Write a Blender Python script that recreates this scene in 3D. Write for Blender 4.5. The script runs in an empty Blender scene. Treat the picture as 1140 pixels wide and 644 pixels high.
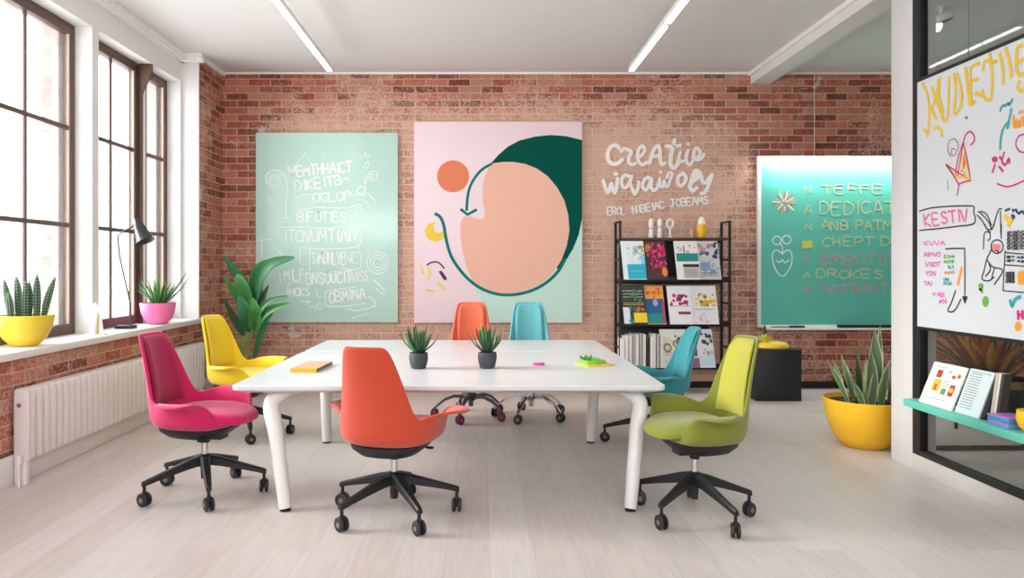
import bpy, bmesh, math, random
from mathutils import Vector, Matrix
random.seed(7)
C = bpy.context.scene.collection
F, CX, CY, CH = 820.0, 536.0, 298.0, 1.42      # focal length in pixels, vanishing point, camera height

def s2l(c):
    c /= 255.0
    return c / 12.92 if c <= .04045 else ((c + .055) / 1.055) ** 2.4
def rgb(r, g, b): return (s2l(r), s2l(g), s2l(b), 1)

# ------------------------------------------------------------------ materials
MATS = {}
def mat(name, col, rough=.5, metal=0, var=.06, scale=12, bump=0, bscale=80, spec=.5, sheen=0, trans=0, coat=0):
    if name in MATS: return MATS[name]
    m = bpy.data.materials.new(name); m.use_nodes = True
    nt = m.node_tree; N = nt.nodes; L = nt.links
    p = N['Principled BSDF']
    c = rgb(*col)
    tc = N.new('ShaderNodeTexCoord'); no = N.new('ShaderNodeTexNoise'); no.inputs['Scale'].default_value = scale
    no.inputs['Detail'].default_value = 4
    L.new(tc.outputs['Object'], no.inputs['Vector'])
    mx = N.new('ShaderNodeMix'); mx.data_type = 'RGBA'
    mx.inputs[6].default_value = tuple(max(0, v * (1 - var)) for v in c[:3]) + (1,)
    mx.inputs[7].default_value = tuple(min(1, v * (1 + var)) for v in c[:3]) + (1,)
    L.new(no.outputs['Fac'], mx.inputs[0]); L.new(mx.outputs[2], p.inputs['Base Color'])
    p.inputs['Roughness'].default_value = rough; p.inputs['Metallic'].default_value = metal
    p.inputs['Specular IOR Level'].default_value = spec
    if sheen: p.inputs['Sheen Weight'].default_value = sheen
    if coat: p.inputs['Coat Weight'].default_value = coat
    if trans: p.inputs['Subsurface Weight'].default_value = 0; p.inputs['Transmission Weight'].default_value = trans
    if bump:
        n2 = N.new('ShaderNodeTexNoise'); n2.inputs['Scale'].default_value = bscale
        L.new(tc.outputs['Object'], n2.inputs['Vector'])
        b = N.new('ShaderNodeBump'); b.inputs['Strength'].default_value = bump; b.inputs['Distance'].default_value = .002
        L.new(n2.outputs['Fac'], b.inputs['Height']); L.new(b.outputs['Normal'], p.inputs['Normal'])
    MATS[name] = m
    return m

def emis(name, col, strength):
    m = bpy.data.materials.new(name); m.use_nodes = True
    p = m.node_tree.nodes['Principled BSDF']
    p.inputs['Base Color'].default_value = rgb(*col)
    p.inputs['Emission Color'].default_value = rgb(*col); p.inputs['Emission Strength'].default_value = strength
    return m

def glass_mat(name, tint=(250, 252, 252), refl=.6):
    m = bpy.data.materials.new(name); m.use_nodes = True
    nt = m.node_tree; N = nt.nodes; L = nt.links; N.clear()
    o = N.new('ShaderNodeOutputMaterial'); t = N.new('ShaderNodeBsdfTransparent'); g = N.new('ShaderNodeBsdfGlossy')
    t.inputs['Color'].default_value = rgb(*tint); g.inputs['Roughness'].default_value = .02
    fr = N.new('ShaderNodeFresnel'); fr.inputs['IOR'].default_value = 1.25
    mu = N.new('ShaderNodeMath'); mu.operation = 'MULTIPLY'; mu.inputs[1].default_value = refl
    mx = N.new('ShaderNodeMixShader')
    L.new(fr.outputs[0], mu.inputs[0]); L.new(mu.outputs[0], mx.inputs[0]); L.new(t.outputs[0], mx.inputs[1]); L.new(g.outputs[0], mx.inputs[2])
    L.new(mx.outputs[0], o.inputs[0])
    return m

def brick_mat(name, dark=1.0, wash=True, pale_out=0):
    m = bpy.data.materials.new(name); m.use_nodes = True
    nt = m.node_tree; N = nt.nodes; L = nt.links; p = N['Principled BSDF']
    tc = N.new('ShaderNodeTexCoord'); sx = N.new('ShaderNodeSeparateXYZ'); L.new(tc.outputs['Object'], sx.inputs[0])
    def math_(op, a, b=None, c=None):
        n = N.new('ShaderNodeMath'); n.operation = op
        for i, v in enumerate((a, b, c)):
            if v is None: continue
            if isinstance(v, (int, float)): n.inputs[i].default_value = v
            else: L.new(v, n.inputs[i])
        return n.outputs[0]
    u = math_('ADD', sx.outputs[0], sx.outputs[1])
    def noise(scale, detail=4, rough=.6, vec=None):
        n = N.new('ShaderNodeTexNoise'); n.inputs['Scale'].default_value = scale; n.inputs['Detail'].default_value = detail
        n.inputs['Roughness'].default_value = rough
        L.new(vec or tc.outputs['Object'], n.inputs['Vector']); return n.outputs['Fac']
    wob = noise(9, 2)
    v = math_('ADD', sx.outputs[2], math_('MULTIPLY', math_('SUBTRACT', wob, .5), .012))
    v = math_('ADD', v, 10.0); u = math_('ADD', u, 20.0)
    cb = N.new('ShaderNodeCombineXYZ'); L.new(u, cb.inputs[0]); L.new(v, cb.inputs[1])
    br = N.new('ShaderNodeTexBrick')
    br.inputs['Scale'].default_value = 1; br.inputs['Brick Width'].default_value = .262; br.inputs['Row Height'].default_value = .0832
    br.inputs['Mortar Size'].default_value = .0085; br.inputs['Mortar Smooth'].default_value = .35; br.inputs['Bias'].default_value = 0
    br.inputs['Color1'].default_value = (0, 0, 0, 1); br.inputs['Color2'].default_value = (1, 1, 1, 1); br.inputs['Mortar'].default_value = (.5, .5, .5, 1)
    L.new(cb.outputs[0], br.inputs['Vector'])
    ramp = N.new('ShaderNodeValToRGB'); e = ramp.color_ramp.elements
    cols = [(0, (112, 62, 52)), (.25, (148, 76, 62)), (.5, (170, 92, 75)), (.75, (186, 114, 95)), (1, (176, 128, 106))]
    e[0].position = 0; e[0].color = rgb(*[k * dark for k in cols[0][1]]); e[1].position = 1; e[1].color = rgb(*[k * dark for k in cols[-1][1]])
    for pos, c in cols[1:-1]:
        q = e.new(pos); q.color = rgb(*[k * dark for k in c])
    L.new(math_('ADD', br.outputs['Color'], math_('MULTIPLY', math_('SUBTRACT', noise(14, 5), .5), .7)), ramp.inputs[0])
    def mixc(f, a, b, blend='MIX'):
        n = N.new('ShaderNodeMix'); n.data_type = 'RGBA'; n.blend_type = blend
        if isinstance(f, float): n.inputs[0].default_value = f
        else: L.new(f, n.inputs[0])
        for i, k in ((6, a), (7, b)):
            if isinstance(k, tuple): n.inputs[i].default_value = k
            else: L.new(k, n.inputs[i])
        return n.outputs[2]
    # flaking limewash: fine grain broken up by large patches
    grain = noise(38, 9, .85)
    n_mid = noise(6, 4, .6)
    # limewash paler mid-wall, thinner up top; the fade at right paints in dimmer light
    def band(val, a, b):
        mr = N.new('ShaderNodeMapRange'); mr.interpolation_type = 'SMOOTHSTEP'
        L.new(val, mr.inputs[0]); mr.inputs[1].default_value = a; mr.inputs[2].default_value = b; return mr.outputs[0]
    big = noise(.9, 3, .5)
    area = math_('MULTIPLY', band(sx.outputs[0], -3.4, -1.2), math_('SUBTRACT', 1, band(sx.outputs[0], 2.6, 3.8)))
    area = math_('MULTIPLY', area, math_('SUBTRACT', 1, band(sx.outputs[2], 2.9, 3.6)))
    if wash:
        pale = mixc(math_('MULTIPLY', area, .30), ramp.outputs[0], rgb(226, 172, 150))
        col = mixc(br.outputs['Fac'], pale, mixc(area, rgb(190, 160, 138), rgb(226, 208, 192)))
    else: col = mixc(br.outputs['Fac'], ramp.outputs[0], rgb(190, 160, 138))
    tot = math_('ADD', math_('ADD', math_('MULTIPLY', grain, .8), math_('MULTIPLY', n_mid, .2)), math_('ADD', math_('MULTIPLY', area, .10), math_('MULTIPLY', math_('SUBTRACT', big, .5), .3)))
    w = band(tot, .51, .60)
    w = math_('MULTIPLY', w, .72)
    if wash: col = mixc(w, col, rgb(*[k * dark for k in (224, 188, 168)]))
    if wash:
        dk = band(noise(55, 8, .8), .60, .70)
        col = mixc(math_('MULTIPLY', dk, .45), col, rgb(96, 58, 48))
    # a few thick plaster scars
    if wash:
        sc = band(noise(2.1, 4, .62), .665, .69)
        col = mixc(math_('MULTIPLY', sc, .8), col, rgb(205, 196, 188))
    if pale_out: col = mixc(pale_out, col, rgb(214, 200, 196))  # overexposed daylight outside is put into the brick colour as a pale mix
    L.new(col, p.inputs['Base Color'])
    p.inputs['Roughness'].default_value = .88; p.inputs['Specular IOR Level'].default_value = .2
    hgt = math_('ADD', math_('MULTIPLY', br.outputs['Fac'], -1.0), math_('MULTIPLY', grain, .5))
    b = N.new('ShaderNodeBump'); b.inputs['Strength'].default_value = .8; b.inputs['Distance'].default_value = .014
    L.new(hgt, b.inputs['Height']); L.new(b.outputs['Normal'], p.inputs['Normal'])
    return m

def floor_mat():
    m = bpy.data.materials.new('pale_oak_planks'); m.use_nodes = True
    nt = m.node_tree; N = nt.nodes; L = nt.links; p = N['Principled BSDF']
    tc = N.new('ShaderNodeTexCoord'); sx = N.new('ShaderNodeSeparateXYZ'); L.new(tc.outputs['Object'], sx.inputs[0])
    cb = N.new('ShaderNodeCombineXYZ')
    ax = N.new('ShaderNodeMath'); ax.inputs[1].default_value = 40; L.new(sx.outputs[1], ax.inputs[0])
    ay = N.new('ShaderNodeMath'); ay.inputs[1].default_value = 40; L.new(sx.outputs[0], ay.inputs[0])
    L.new(ax.outputs[0], cb.inputs[0]); L.new(ay.outputs[0], cb.inputs[1])
    br = N.new('ShaderNodeTexBrick'); br.inputs['Scale'].default_value = 1
    br.inputs['Brick Width'].default_value = 2.3; br.inputs['Row Height'].default_value = .22
    br.inputs['Mortar Size'].default_value = .0012; br.inputs['Mortar Smooth'].default_value = .2
    br.inputs['Color1'].default_value = rgb(216, 208, 203); br.inputs['Color2'].default_value = rgb(206, 196, 190); br.inputs['Mortar'].default_value = rgb(188, 176, 168)
    L.new(cb.outputs[0], br.inputs['Vector'])
    mp = N.new('ShaderNodeMapping'); mp.inputs['Scale'].default_value = (14, 1.1, 1); L.new(tc.outputs['Object'], mp.inputs[0])
    no = N.new('ShaderNodeTexNoise'); no.inputs['Scale'].default_value = 3; no.inputs['Detail'].default_value = 6; L.new(mp.outputs[0], no.inputs['Vector'])
    mr = N.new('ShaderNodeMapRange'); L.new(no.outputs['Fac'], mr.inputs[0]); mr.inputs[1].default_value = .3; mr.inputs[2].default_value = .7; mr.inputs[3].default_value = .93; mr.inputs[4].default_value = 1.05
    mx = N.new('ShaderNodeMix'); mx.data_type = 'RGBA'; mx.blend_type = 'MULTIPLY'; mx.inputs[0].default_value = 1
    L.new(br.outputs['Color'], mx.inputs[6]); L.new(mr.outputs[0], mx.inputs[7]); L.new(mx.outputs[2], p.inputs['Base Color'])
    p.inputs['Roughness'].default_value = .42; p.inputs['Specular IOR Level'].default_value = .4
    b = N.new('ShaderNodeBump'); b.inputs['Strength'].default_value = .1; b.inputs['Distance'].default_value = .002
    L.new(no.outputs['Fac'], b.inputs['Height']); L.new(b.outputs['Normal'], p.inputs['Normal'])
    return m

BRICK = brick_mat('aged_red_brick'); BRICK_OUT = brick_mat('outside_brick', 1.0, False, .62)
FLOOR = floor_mat()
WHITE = mat('white_plaster', (226, 223, 221), .7, var=.02, bump=.05)
CEIL = mat('ceiling_paint', (222, 218, 216), .85, var=.015)
TRIMW = mat('white_gloss_paint', (236, 234, 232), .4, var=.02)
RADI = mat('radiator_enamel', (226, 219, 216), .35, var=.02)
WOODF = mat('window_frame_brown', (92, 66, 54), .45, var=.15, scale=20)
WOODL = mat('window_bead_tan', (176, 152, 136), .5, var=.1)
BLACK = mat('black_plastic', (24, 24, 26), .45, var=.1)
BLACKM = mat('black_powder_coat', (20, 20, 21), .5, var=.1)
CASTM = mat('caster_rubber', (38, 38, 40), .5, var=.2)
GREYHUB = mat('caster_grey', (120, 118, 116), .4)
CHROME = mat('chrome', (215, 215, 218), .15, 1, var=.01)
STEELW = mat('white_metal', (228, 226, 224), .35, var=.01)
TABLEW = mat('white_laminate', (212, 213, 215), .28, var=.01)
GREYM = mat('grey_painted_metal', (92, 94, 98), .4)
TURQ = mat('turquoise_lacquer', (98, 196, 176), .45, var=.02)
GLASS = glass_mat('clear_glass'); GLASSP = glass_mat('partition_glass', (240, 242, 242), .15)
YPOT = mat('yellow_ceramic', (240, 186, 34), .45, var=.04)
YBOWL = mat('lemon_ceramic', (236, 206, 60), .4, var=.04)
PINKPOT = mat('pink_ceramic', (240, 122, 176), .45, var=.04)
GPOT = mat('charcoal_ceramic', (58, 60, 66), .6, var=.08)
SOIL = mat('soil', (40, 32, 28), .95, var=.5, scale=90, bump=.8)

# ------------------------------------------------------------------ mesh builder
class MB:
    def __init__(s): s.v = []; s.f = []; s.mi = []; s.mats = []; s.cur = 0
    def m(s, material):
        if material not in s.mats: s.mats.append(material)
        s.cur = s.mats.index(material); return s
    def add(s, vs, fs):
        o = len(s.v); s.v += [tuple(v) for v in vs]
        for f in fs: s.f.append(tuple(o + i for i in f)); s.mi.append(s.cur)
        return s
    def box(s, x0, x1, y0, y1, z0, z1, bev=0, M=None):
        bm = bmesh.new(); bmesh.ops.create_cube(bm, size=1)
        for v in bm.verts:
            v.co = Vector(((x0 + x1) / 2 + v.co.x * (x1 - x0), (y0 + y1) / 2 + v.co.y * (y1 - y0), (z0 + z1) / 2 + v.co.z * (z1 - z0)))
        if bev: bmesh.ops.bevel(bm, geom=bm.edges[:], offset=bev, segments=2, affect='EDGES', profile=.5)
        bm.verts.index_update()
        vs = [(M @ v.co) if M else v.co.copy() for v in bm.verts]
        s.add(vs, [[v.index for v in f.verts] for f in bm.faces]); bm.free(); return s
    def tube(s, pts, r, n=10, cap=True, flat=1.0):
        pts = [Vector(p) for p in pts]; rs = r if isinstance(r, (list, tuple)) else [r] * len(pts)
        rings = []; up = None
        for i, p in enumerate(pts):
            t = (pts[min(i + 1, len(pts) - 1)] - pts[max(i - 1, 0)]).normalized()
            if up is None:
                up = Vector((0, 0, 1)) if abs(t.z) < .9 else Vector((0, 1, 0))
            a = t.cross(up)
            if a.length < 1e-4: a = t.cross(Vector((1, 0, 0)))
            a.normalize(); b = a.cross(t).normalized(); up = b
            rings.append([p + (a * math.cos(k * 2 * math.pi / n) + b * math.sin(k * 2 * math.pi / n) * flat) * rs[i] for k in range(n)])
        vs = [v for q in rings for v in q]; fs = []
        for i in range(len(rings) - 1):
            for k in range(n):
                fs.append((i * n + k, i * n + (k + 1) % n, (i + 1) * n + (k + 1) % n, (i + 1) * n + k))
        if cap: fs.append(tuple(range(n))[::-1]); fs.append(tuple((len(rings) - 1) * n + k for k in range(n)))
        return s.add(vs, fs)
    def lathe(s, prof, n=40, c=(0, 0, 0), sx=1, sy=1, axis='Z', cap=True):
        vs = []
        for r, z in prof:
            for k in range(n):
                a = 2 * math.pi * k / n; x, y = r * math.cos(a) * sx, r * math.sin(a) * sy
                if axis == 'Z': v = (c[0] + x, c[1] + y, c[2] + z)
                elif axis == 'X': v = (c[0] + z, c[1] + x, c[2] + y)
                else: v = (c[0] + x, c[1] + z, c[2] + y)
                vs.append(v)
        fs = []
        for i in range(len(prof) - 1):
            for k in range(n): fs.append((i * n + k, i * n + (k + 1) % n, (i + 1) * n + (k + 1) % n, (i + 1) * n + k))
        if cap:
            if prof[0][0] > 1e-5: fs.append(tuple(range(n))[::-1])
            if prof[-1][0] > 1e-5: fs.append(tuple((len(prof) - 1) * n + k for k in range(n)))
        return s.add(vs, fs)
    def build(s, name, parent=None, loc=None, smooth=True, angle=35, mods=None, M=None):
        me = bpy.data.meshes.new(name); me.from_pydata(s.v, [], s.f)
        for m_ in s.mats: me.materials.append(m_)
        me.polygons.foreach_set('material_index', s.mi)
        bm = bmesh.new(); bm.from_mesh(me); bmesh.ops.recalc_face_normals(bm, faces=bm.faces[:]); bm.to_mesh(me); bm.free()
        if M: me.transform(M)
        if smooth:
            me.polygons.foreach_set('use_smooth', [True] * len(me.polygons)); me.set_sharp_from_angle(angle=math.radians(angle))
        me.update()
        o = bpy.data.objects.new(name, me); C.objects.link(o)
        if parent: o.parent = parent
        if loc: o.location = loc
        for md in (mods or []):
            k = o.modifiers.new(md[0].lower(), md[0])
            for a, b in md[1].items(): setattr(k, a, b)
        return o
def quick(name, material, parent=None, **kw):
    b = MB().m(material); b._n = name; b._p = parent; return b
def thing(name, label, cat, loc=(0, 0, 0), rz=0, group=None):
    o = bpy.data.objects.new(name, None); C.objects.link(o); o.location = loc; o.rotation_euler = (0, 0, rz); o.empty_display_size = .1
    return tag(o, label, cat, group)
def tag(o, label, cat, group=None):
    o['label'] = label; o['category'] = cat
    if group: o['group'] = group
    return o
def struct(o): o['kind'] = 'structure'; return o
def copy_tree(o, parent=None):
    c = o.copy(); C.objects.link(c)
    if parent: c.parent = parent
    for ch in list(o.children): copy_tree(ch, c)
    return c
def baked(o):
    """apply the modifiers once so copies share a plain mesh"""
    dg = bpy.context.evaluated_depsgraph_get(); dg.update()
    me = bpy.data.meshes.new_from_object(o.evaluated_get(dg)); o.modifiers.clear(); o.data = me
    me.polygons.foreach_set('use_smooth', [True] * len(me.polygons))
    return o
def lerp(a, b, t): return a + (b - a) * t
def interp(tab, x):
    if x <= tab[0][0]: return tab[0][1]
    for (a, va), (b, vb) in zip(tab, tab[1:]):
        if x <= b:
            t = (x - a) / (b - a); return va + (vb - va) * t
    return tab[-1][1]
def catmull(pts, n=6):
    if len(pts) < 3: return pts
    P = [pts[0]] + list(pts) + [pts[-1]]; out = []
    for i in range(1, len(P) - 2):
        p0, p1, p2, p3 = P[i - 1], P[i], P[i + 1], P[i + 2]
        for k in range(n):
            t = k / n
            out.append(tuple(.5 * (2 * b + (c - a) * t + (2 * a - 5 * b + 4 * c - d) * t * t + (3 * b - a - 3 * c + d) * t ** 3) for a, b, c, d in zip(p0, p1, p2, p3)))
    out.append(tuple(pts[-1])); return out

# ------------------------------------------------------------------ camera
cam = bpy.data.cameras.new('camera'); co = bpy.data.objects.new('camera', cam); C.objects.link(co)
co.location = (0, 0, CH); co.rotation_euler = (math.pi / 2, 0, 0)
cam.sensor_width = 36; cam.lens = F / 1140 * 36; cam.shift_x = (570 - CX) / 1140; cam.shift_y = -(322 - CY) / 1140
cam.clip_start = .05; cam.clip_end = 200
bpy.context.scene.camera = co

# ================================================================== the setting
YB = 8.69; HC = 3.72
struct(MB().m(FLOOR).box(-3.46, 7.5, -1.5, YB + .2, -.12, 0).build('floor', smooth=False))
struct(MB().m(CEIL).box(-3.62, 7.5, -1.5, YB + .2, HC, HC + .15).build('ceiling', smooth=False))
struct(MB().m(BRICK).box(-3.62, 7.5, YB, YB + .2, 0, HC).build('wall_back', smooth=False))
struct(MB().m(WHITE).box(-3.62, -2.9, -1.65, -1.5, 0, HC).box(2.9, 7.6, -1.65, -1.5, 0, HC).box(-2.9, 2.9, -1.65, -1.5, 0, 1.7).box(-2.9, 2.9, -1.65, -1.5, 3.4, HC).build('wall_front', smooth=False))  # unseen wall; its wide opening is added to let in fill daylight
struct(MB().m(WHITE).box(7.5, 7.6, -1.5, YB + .2, 0, HC).build('wall_right', smooth=False))
XW, XF, SILL = -3.245, -3.387, .87
ZHEAD = 3.43
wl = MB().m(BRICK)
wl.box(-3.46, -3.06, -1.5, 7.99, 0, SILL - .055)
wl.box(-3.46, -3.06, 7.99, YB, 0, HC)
wl.m(WHITE).box(-3.46, -3.061, 7.972, 7.99, SILL - .055, HC)
wl.box(-3.46, XW, -1.5, 7.972, ZHEAD, HC)
PIERS = [(-1.5, 3.7), (6.14, 6.245), (7.94, 7.972)]
for a, b in PIERS: wl.box(-3.46, XW, a, b, SILL - .055, ZHEAD)
wl.m(BRICK_OUT)
for a, b in ((-1.5, -1.2), (.9, 1.22), (3.48, 3.8), (6.03, 6.36), (7.84, 8.3)): wl.box(-3.6, -3.462, a, b, 0, HC)
wl.box(-3.6, -3.462, -1.5, 8.3, 0, SILL - .1); wl.box(-3.6, -3.462, -1.5, 8.3, ZHEAD - .02, HC)
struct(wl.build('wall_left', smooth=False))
struct(MB().m(TRIMW).box(-3.46, -3.02, -1.5, 7.99, SILL - .05, SILL, .006).build('trim_1'))   # the long window board
# cornices
def cornice(name, pts):
    b = MB().m(TRIMW)
    prof = [(0, 0), (.035, 0), (.035, .02), (.06, .03), (.06, .05), (.085, .055), (.085, .085), (0, .085)]
    for (p, q, n) in pts:
        p, q, n = Vector(p), Vector(q), Vector(n); k = len(prof)
        vs = [e + n * a + Vector((0, 0, z)) for e in (p, q) for a, z in prof]
        b.add(vs, [(i, (i + 1) % k, k + (i + 1) % k, k + i) for i in range(k)] + [tuple(range(k)), tuple(range(k, 2 * k))])
    return struct(b.build(name, smooth=False))
zc = HC - .086
cornice('trim_2', [((XW, -1.5, zc), (XW, 7.972, zc), (1, 0, 0)), ((XW, 7.972, zc), (-3.0, 7.972, zc), (0, -1, 0))])
b = MB().m(TRIMW).box(-3.059, -3.02, 7.96, YB, HC - .05, HC).box(-3.06, 7.5, YB - .025, YB, HC - .022, HC)
struct(b.build('trim_3', smooth=False))
struct(MB().m(TRIMW).box(-3.06, -3.042, -1.5, YB, 0, .2, .003).build('baseboard_left'))
struct(MB().m(BLACKM).box(2.95, 7.5, YB - .02, YB, 0, .075, .003).box(-3.04, 2.95, YB - .02, YB, 0, .075, .003).build('baseboard_back'))
# ceiling beam
b = MB().m(CEIL).box(3.175, 3.40, -1.5, YB, 3.585, HC).m(TRIMW).box(3.14, 3.175, -1.5, YB, HC - .045, HC, .004)
struct(b.build('beam', smooth=False))

# windows
ROWS = [.955, 1.77, 2.57, 3.345]
def window(name, y0, y1, cols):
    """y0..y1 outer frame, cols = muntin positions"""
    root = bpy.data.objects.new(name, None); C.objects.link(root); struct(root)
    x0, x1 = -3.455, XF
    f = MB().m(WOODF)
    zb, zt = SILL, ZHEAD
    f.box(x0, x1, y0, y0 + .06, zb, zt, .004).box(x0, x1, y1 - .06, y1, zb, zt, .004)
    f.box(x0, x1 + .002, y0 + .055, y1 - .055, zb, ROWS[0], .004).box(x0, x1 + .002, y0 + .055, y1 - .055, ROWS[-1], zt, .004)
    f.build('frame', root)
    bd = MB().m(WOODL)
    ya, yb = y0 + .06, y1 - .06
    bd.box(-3.42, -3.396, ya, ya + .014, ROWS[0], ROWS[-1]).box(-3.42, -3.396, yb - .014, yb, ROWS[0], ROWS[-1])
    bd.build('glazing_bead', root, smooth=False)
    mu = MB().m(WOODF)
    for c in cols: mu.box(-3.42, -3.400, c - .012, c + .012, ROWS[0], ROWS[-1], .003)
    for z in ROWS[1:-1]: mu.box(-3.422, -3.397, ya, yb, z - .018, z + .018, .003)
    mu.build('muntin', root)
    MB().m(GLASS).box(-3.413, -3.409, ya, yb, ROWS[0], ROWS[-1]).build('pane', root, smooth=False)
    return root
window('window_1', 3.7, 6.14, [4.3, 4.92, 5.5])
window('window_2', 6.245, 7.27, [6.77])
w3 = window('window_3', 7.40, 7.94, [])
# post between the two casements with a tapered brown fin at its head
b = MB().m(TRIMW).box(-3.455, -3.372, 7.30, 7.40, SILL, ZHEAD, .004)
b.m(WOODF).box(-3.455, -3.352, 7.27, 7.30, SILL, ZHEAD, .003)
b.add([(-3.36, 7.262, 3.43), (-3.25, 7.262, 3.43), (-3.25, 7.262, 3.36), (-3.36, 7.262, 3.10), (-3.36, 7.285, 3.43), (-3.25, 7.285, 3.43), (-3.25, 7.285, 3.36), (-3.36, 7.285, 3.10)],
      [(0, 1, 2, 3), (4, 5, 6, 7), (0, 1, 5, 4), (1, 2, 6, 5), (2, 3, 7, 6), (3, 0, 4, 7)])
struct(b.build('trim_4', smooth=False))

# partition at X = 3.035
XP = 3.035
COLM = mat('column_paint', (208, 205, 203), .6, var=.02)
struct(MB().m(COLM).box(XP, XP + .17, 5.19, 5.457, 0, HC, .004).build('column'))
b = MB().m(COLM).box(XP, XP + .17, -1.5, 5.19, 0, .113, .003).m(WHITE).box(XP, XP + .17, -1.5, 5.19, 3.5, HC)
struct(b.build('wall_partition_kerb'))
pw = bpy.data.objects.new('window_6', None); C.objects.link(pw); struct(pw)
b = MB().m(BLACKM).box(XP + .002, XP + .06, 5.105, 5.19, .113, 3.5, .002).box(XP + .002, XP + .06, -1.5, 5.105, .113, .15, .002).box(XP + .002, XP + .06, -1.5, 5.105, 3.46, 3.5, .002)
b.box(XP + .002, XP + .06, 1.95, 2.0, .15, 3.46, .002)
b.build('frame', pw)
MB().m(GLASSP).box(XP + .028, XP + .036, -1.5, 5.105, .15, 3.46).build('pane', pw, smooth=False)

# ------------------------------------------------------------------ radiator
r = thing('radiator', 'long white ribbed panel radiator on the brick wall under the window board', 'radiator', (-2.985, 4.78, 0))
X0, X1, Y1, Z0, Z1 = -.055, .045, 3.02, .155, .625
b = MB().m(RADI)
b.box(X0, X1, 0, .03, Z0, Z1, .012); b.build('end_panel', r)
b = MB().m(RADI); n = 38; st = (Y1 - .03) / n
for i in range(n):
    y = .03 + i * st
    vs = []
    prof = [(0, X1 - .022), (.12, X1 - .006), (.3, X1), (.7, X1), (.88, X1 - .006), (1, X1 - .022)]
    zs = [(Z0, -.02), (Z0 + .015, -.004), (Z0 + .04, 0), (Z1 - .04, 0), (Z1 - .012, -.006), (Z1, -.025)]
    for z, dx in zs:
        for t, x in prof: vs.append((x + dx, y + t * st, z))
    fs = [(a * 6 + k, a * 6 + k + 1, a * 6 + 7 + k, a * 6 + 6 + k) for a in range(5) for k in range(5)]
    b.add(vs, fs)
b.box(X0, X1 - .022, .03, Y1, Z0, Z1, .004); b.build('fin_panel', r)
MB().m(RADI).box(X0, X1, Y1, Y1 + .03, Z0, Z1, .012).build('end_panel', r)
b = MB().m(RADI).box(X0 + .005, X0 + .085, .002, .05, .0, Z0 + .02, .008); b.build('foot', r)
MB().m(RADI).box(X0 + .005, X0 + .085, Y1 - .03, Y1 + .02, .0, Z0 + .02, .008).build('foot', r)
b = MB().m(CHROME).lathe([(0, -.01), (.014, -.01), (.014, .004), (0, .004)], 16, (-.01, -.004, Z1 - .1), axis='Y'); b.build('vent_plug', r)
b = MB().m(STEELW).tube([(-.0, -.025, .0), (-.0, -.025, .19)], .009, 12).tube([(0, -.025, .175), (0, .005, .175)], .008, 10).lathe([(.0, 0), (.018, 0), (.018, .05), (.012, .055), (0, .055)], 16, (0, -.025, .15))
b.build('valve', r)

# ------------------------------------------------------------------ strip lights
LED = emis('led_diffuser', (255, 253, 250), 9)
def strip(x, Y1, joint, label):
    t = thing('linear_pendant', label, 'pendant light', (x, Y1, 3.47), group='suspended strip lights')
    L = [(joint - Y1 + .05, -.015), (joint - Y1 - 1.55, joint - Y1 - .05), (joint - Y1 - 3.15, joint - Y1 - 1.65)]
    MB().m(STEELW).box(-.032, .032, L[-1][0] - .02, 0, 0, .045, .003).build('housing', t)
    for a, c in L: MB().m(LED).box(-.026, .026, a, c, -.006, .0005, .001).build('diffuser', t)
    for y in (-.06, L[1][0] - .05, L[2][0]):
        MB().m(STEELW).tube([(0, y, .045), (0, y, HC - 3.47)], .0018, 6).build('cable', t)
strip(-1.58, 7.67, 6.38, 'white linear pendant light with lit strips on the left, nearer the windows')
strip(1.56, 7.67, 6.22, 'white linear pendant light with lit strips above the table\'s right side, nearer the beam')

# ================================================================== the table
t = thing('conference_table', 'large white rectangular conference table with seam and splayed rounded legs', 'table', (-.19, 5.6, 0))
TX0, TX1 = -1.275, 1.27       # local
def slab(x0, x1, y0, y1, z0, z1, r=.05, uc=.05):
    b = MB().m(TABLEW); pts = []
    for cx, cy, a0 in ((x1 - r, y1 - r, 0), (x0 + r, y1 - r, 90), (x0 + r, y0 + r, 180), (x1 - r, y0 + r, 270)):
        for k in range(7):
            a = math.radians(a0 + k * 15); pts.append((cx + r * math.cos(a), cy + r * math.sin(a)))
    n = len(pts); cx, cy = (x0 + x1) / 2, (y0 + y1) / 2
    def ring(s, z): return [(cx + (x - cx) * (1 - s / (x1 - cx)), cy + (y - cy) * (1 - s / (y1 - cy)), z) for x, y in pts]
    vs = ring(uc, z0) + ring(.004, z0 + .018) + ring(0, z0 + .024) + ring(0, z1 - .004) + ring(.004, z1)
    fs = [(k * n + i, k * n + (i + 1) % n, (k + 1) * n + (i + 1) % n, (k + 1) * n + i) for k in range(4) for i in range(n)]
    fs += [tuple(range(n))[::-1], tuple(4 * n + i for i in range(n))]
    return b.add(vs, fs)
FY = 4.29 - 5.6
slab(TX0, TX1, FY, 6.045 - 5.6, .682, .73).build('tabletop', t, angle=30)
slab(TX0, TX1, 6.053 - 5.6, 6.98 - 5.6, .682, .73).build('tabletop', t, angle=30)
b = MB().m(STEELW)
for y in (4.62, 5.75): b.box(-.95, .95, y - 5.6 - .03, y - 5.6 + .03, .64, .68, .004)
for x in (-.7, .7): b.box(x - .03, x + .03, 4.6 - 5.6, 6.75 - 5.6, .645, .681, .004)
b.build('underframe', t)
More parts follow.
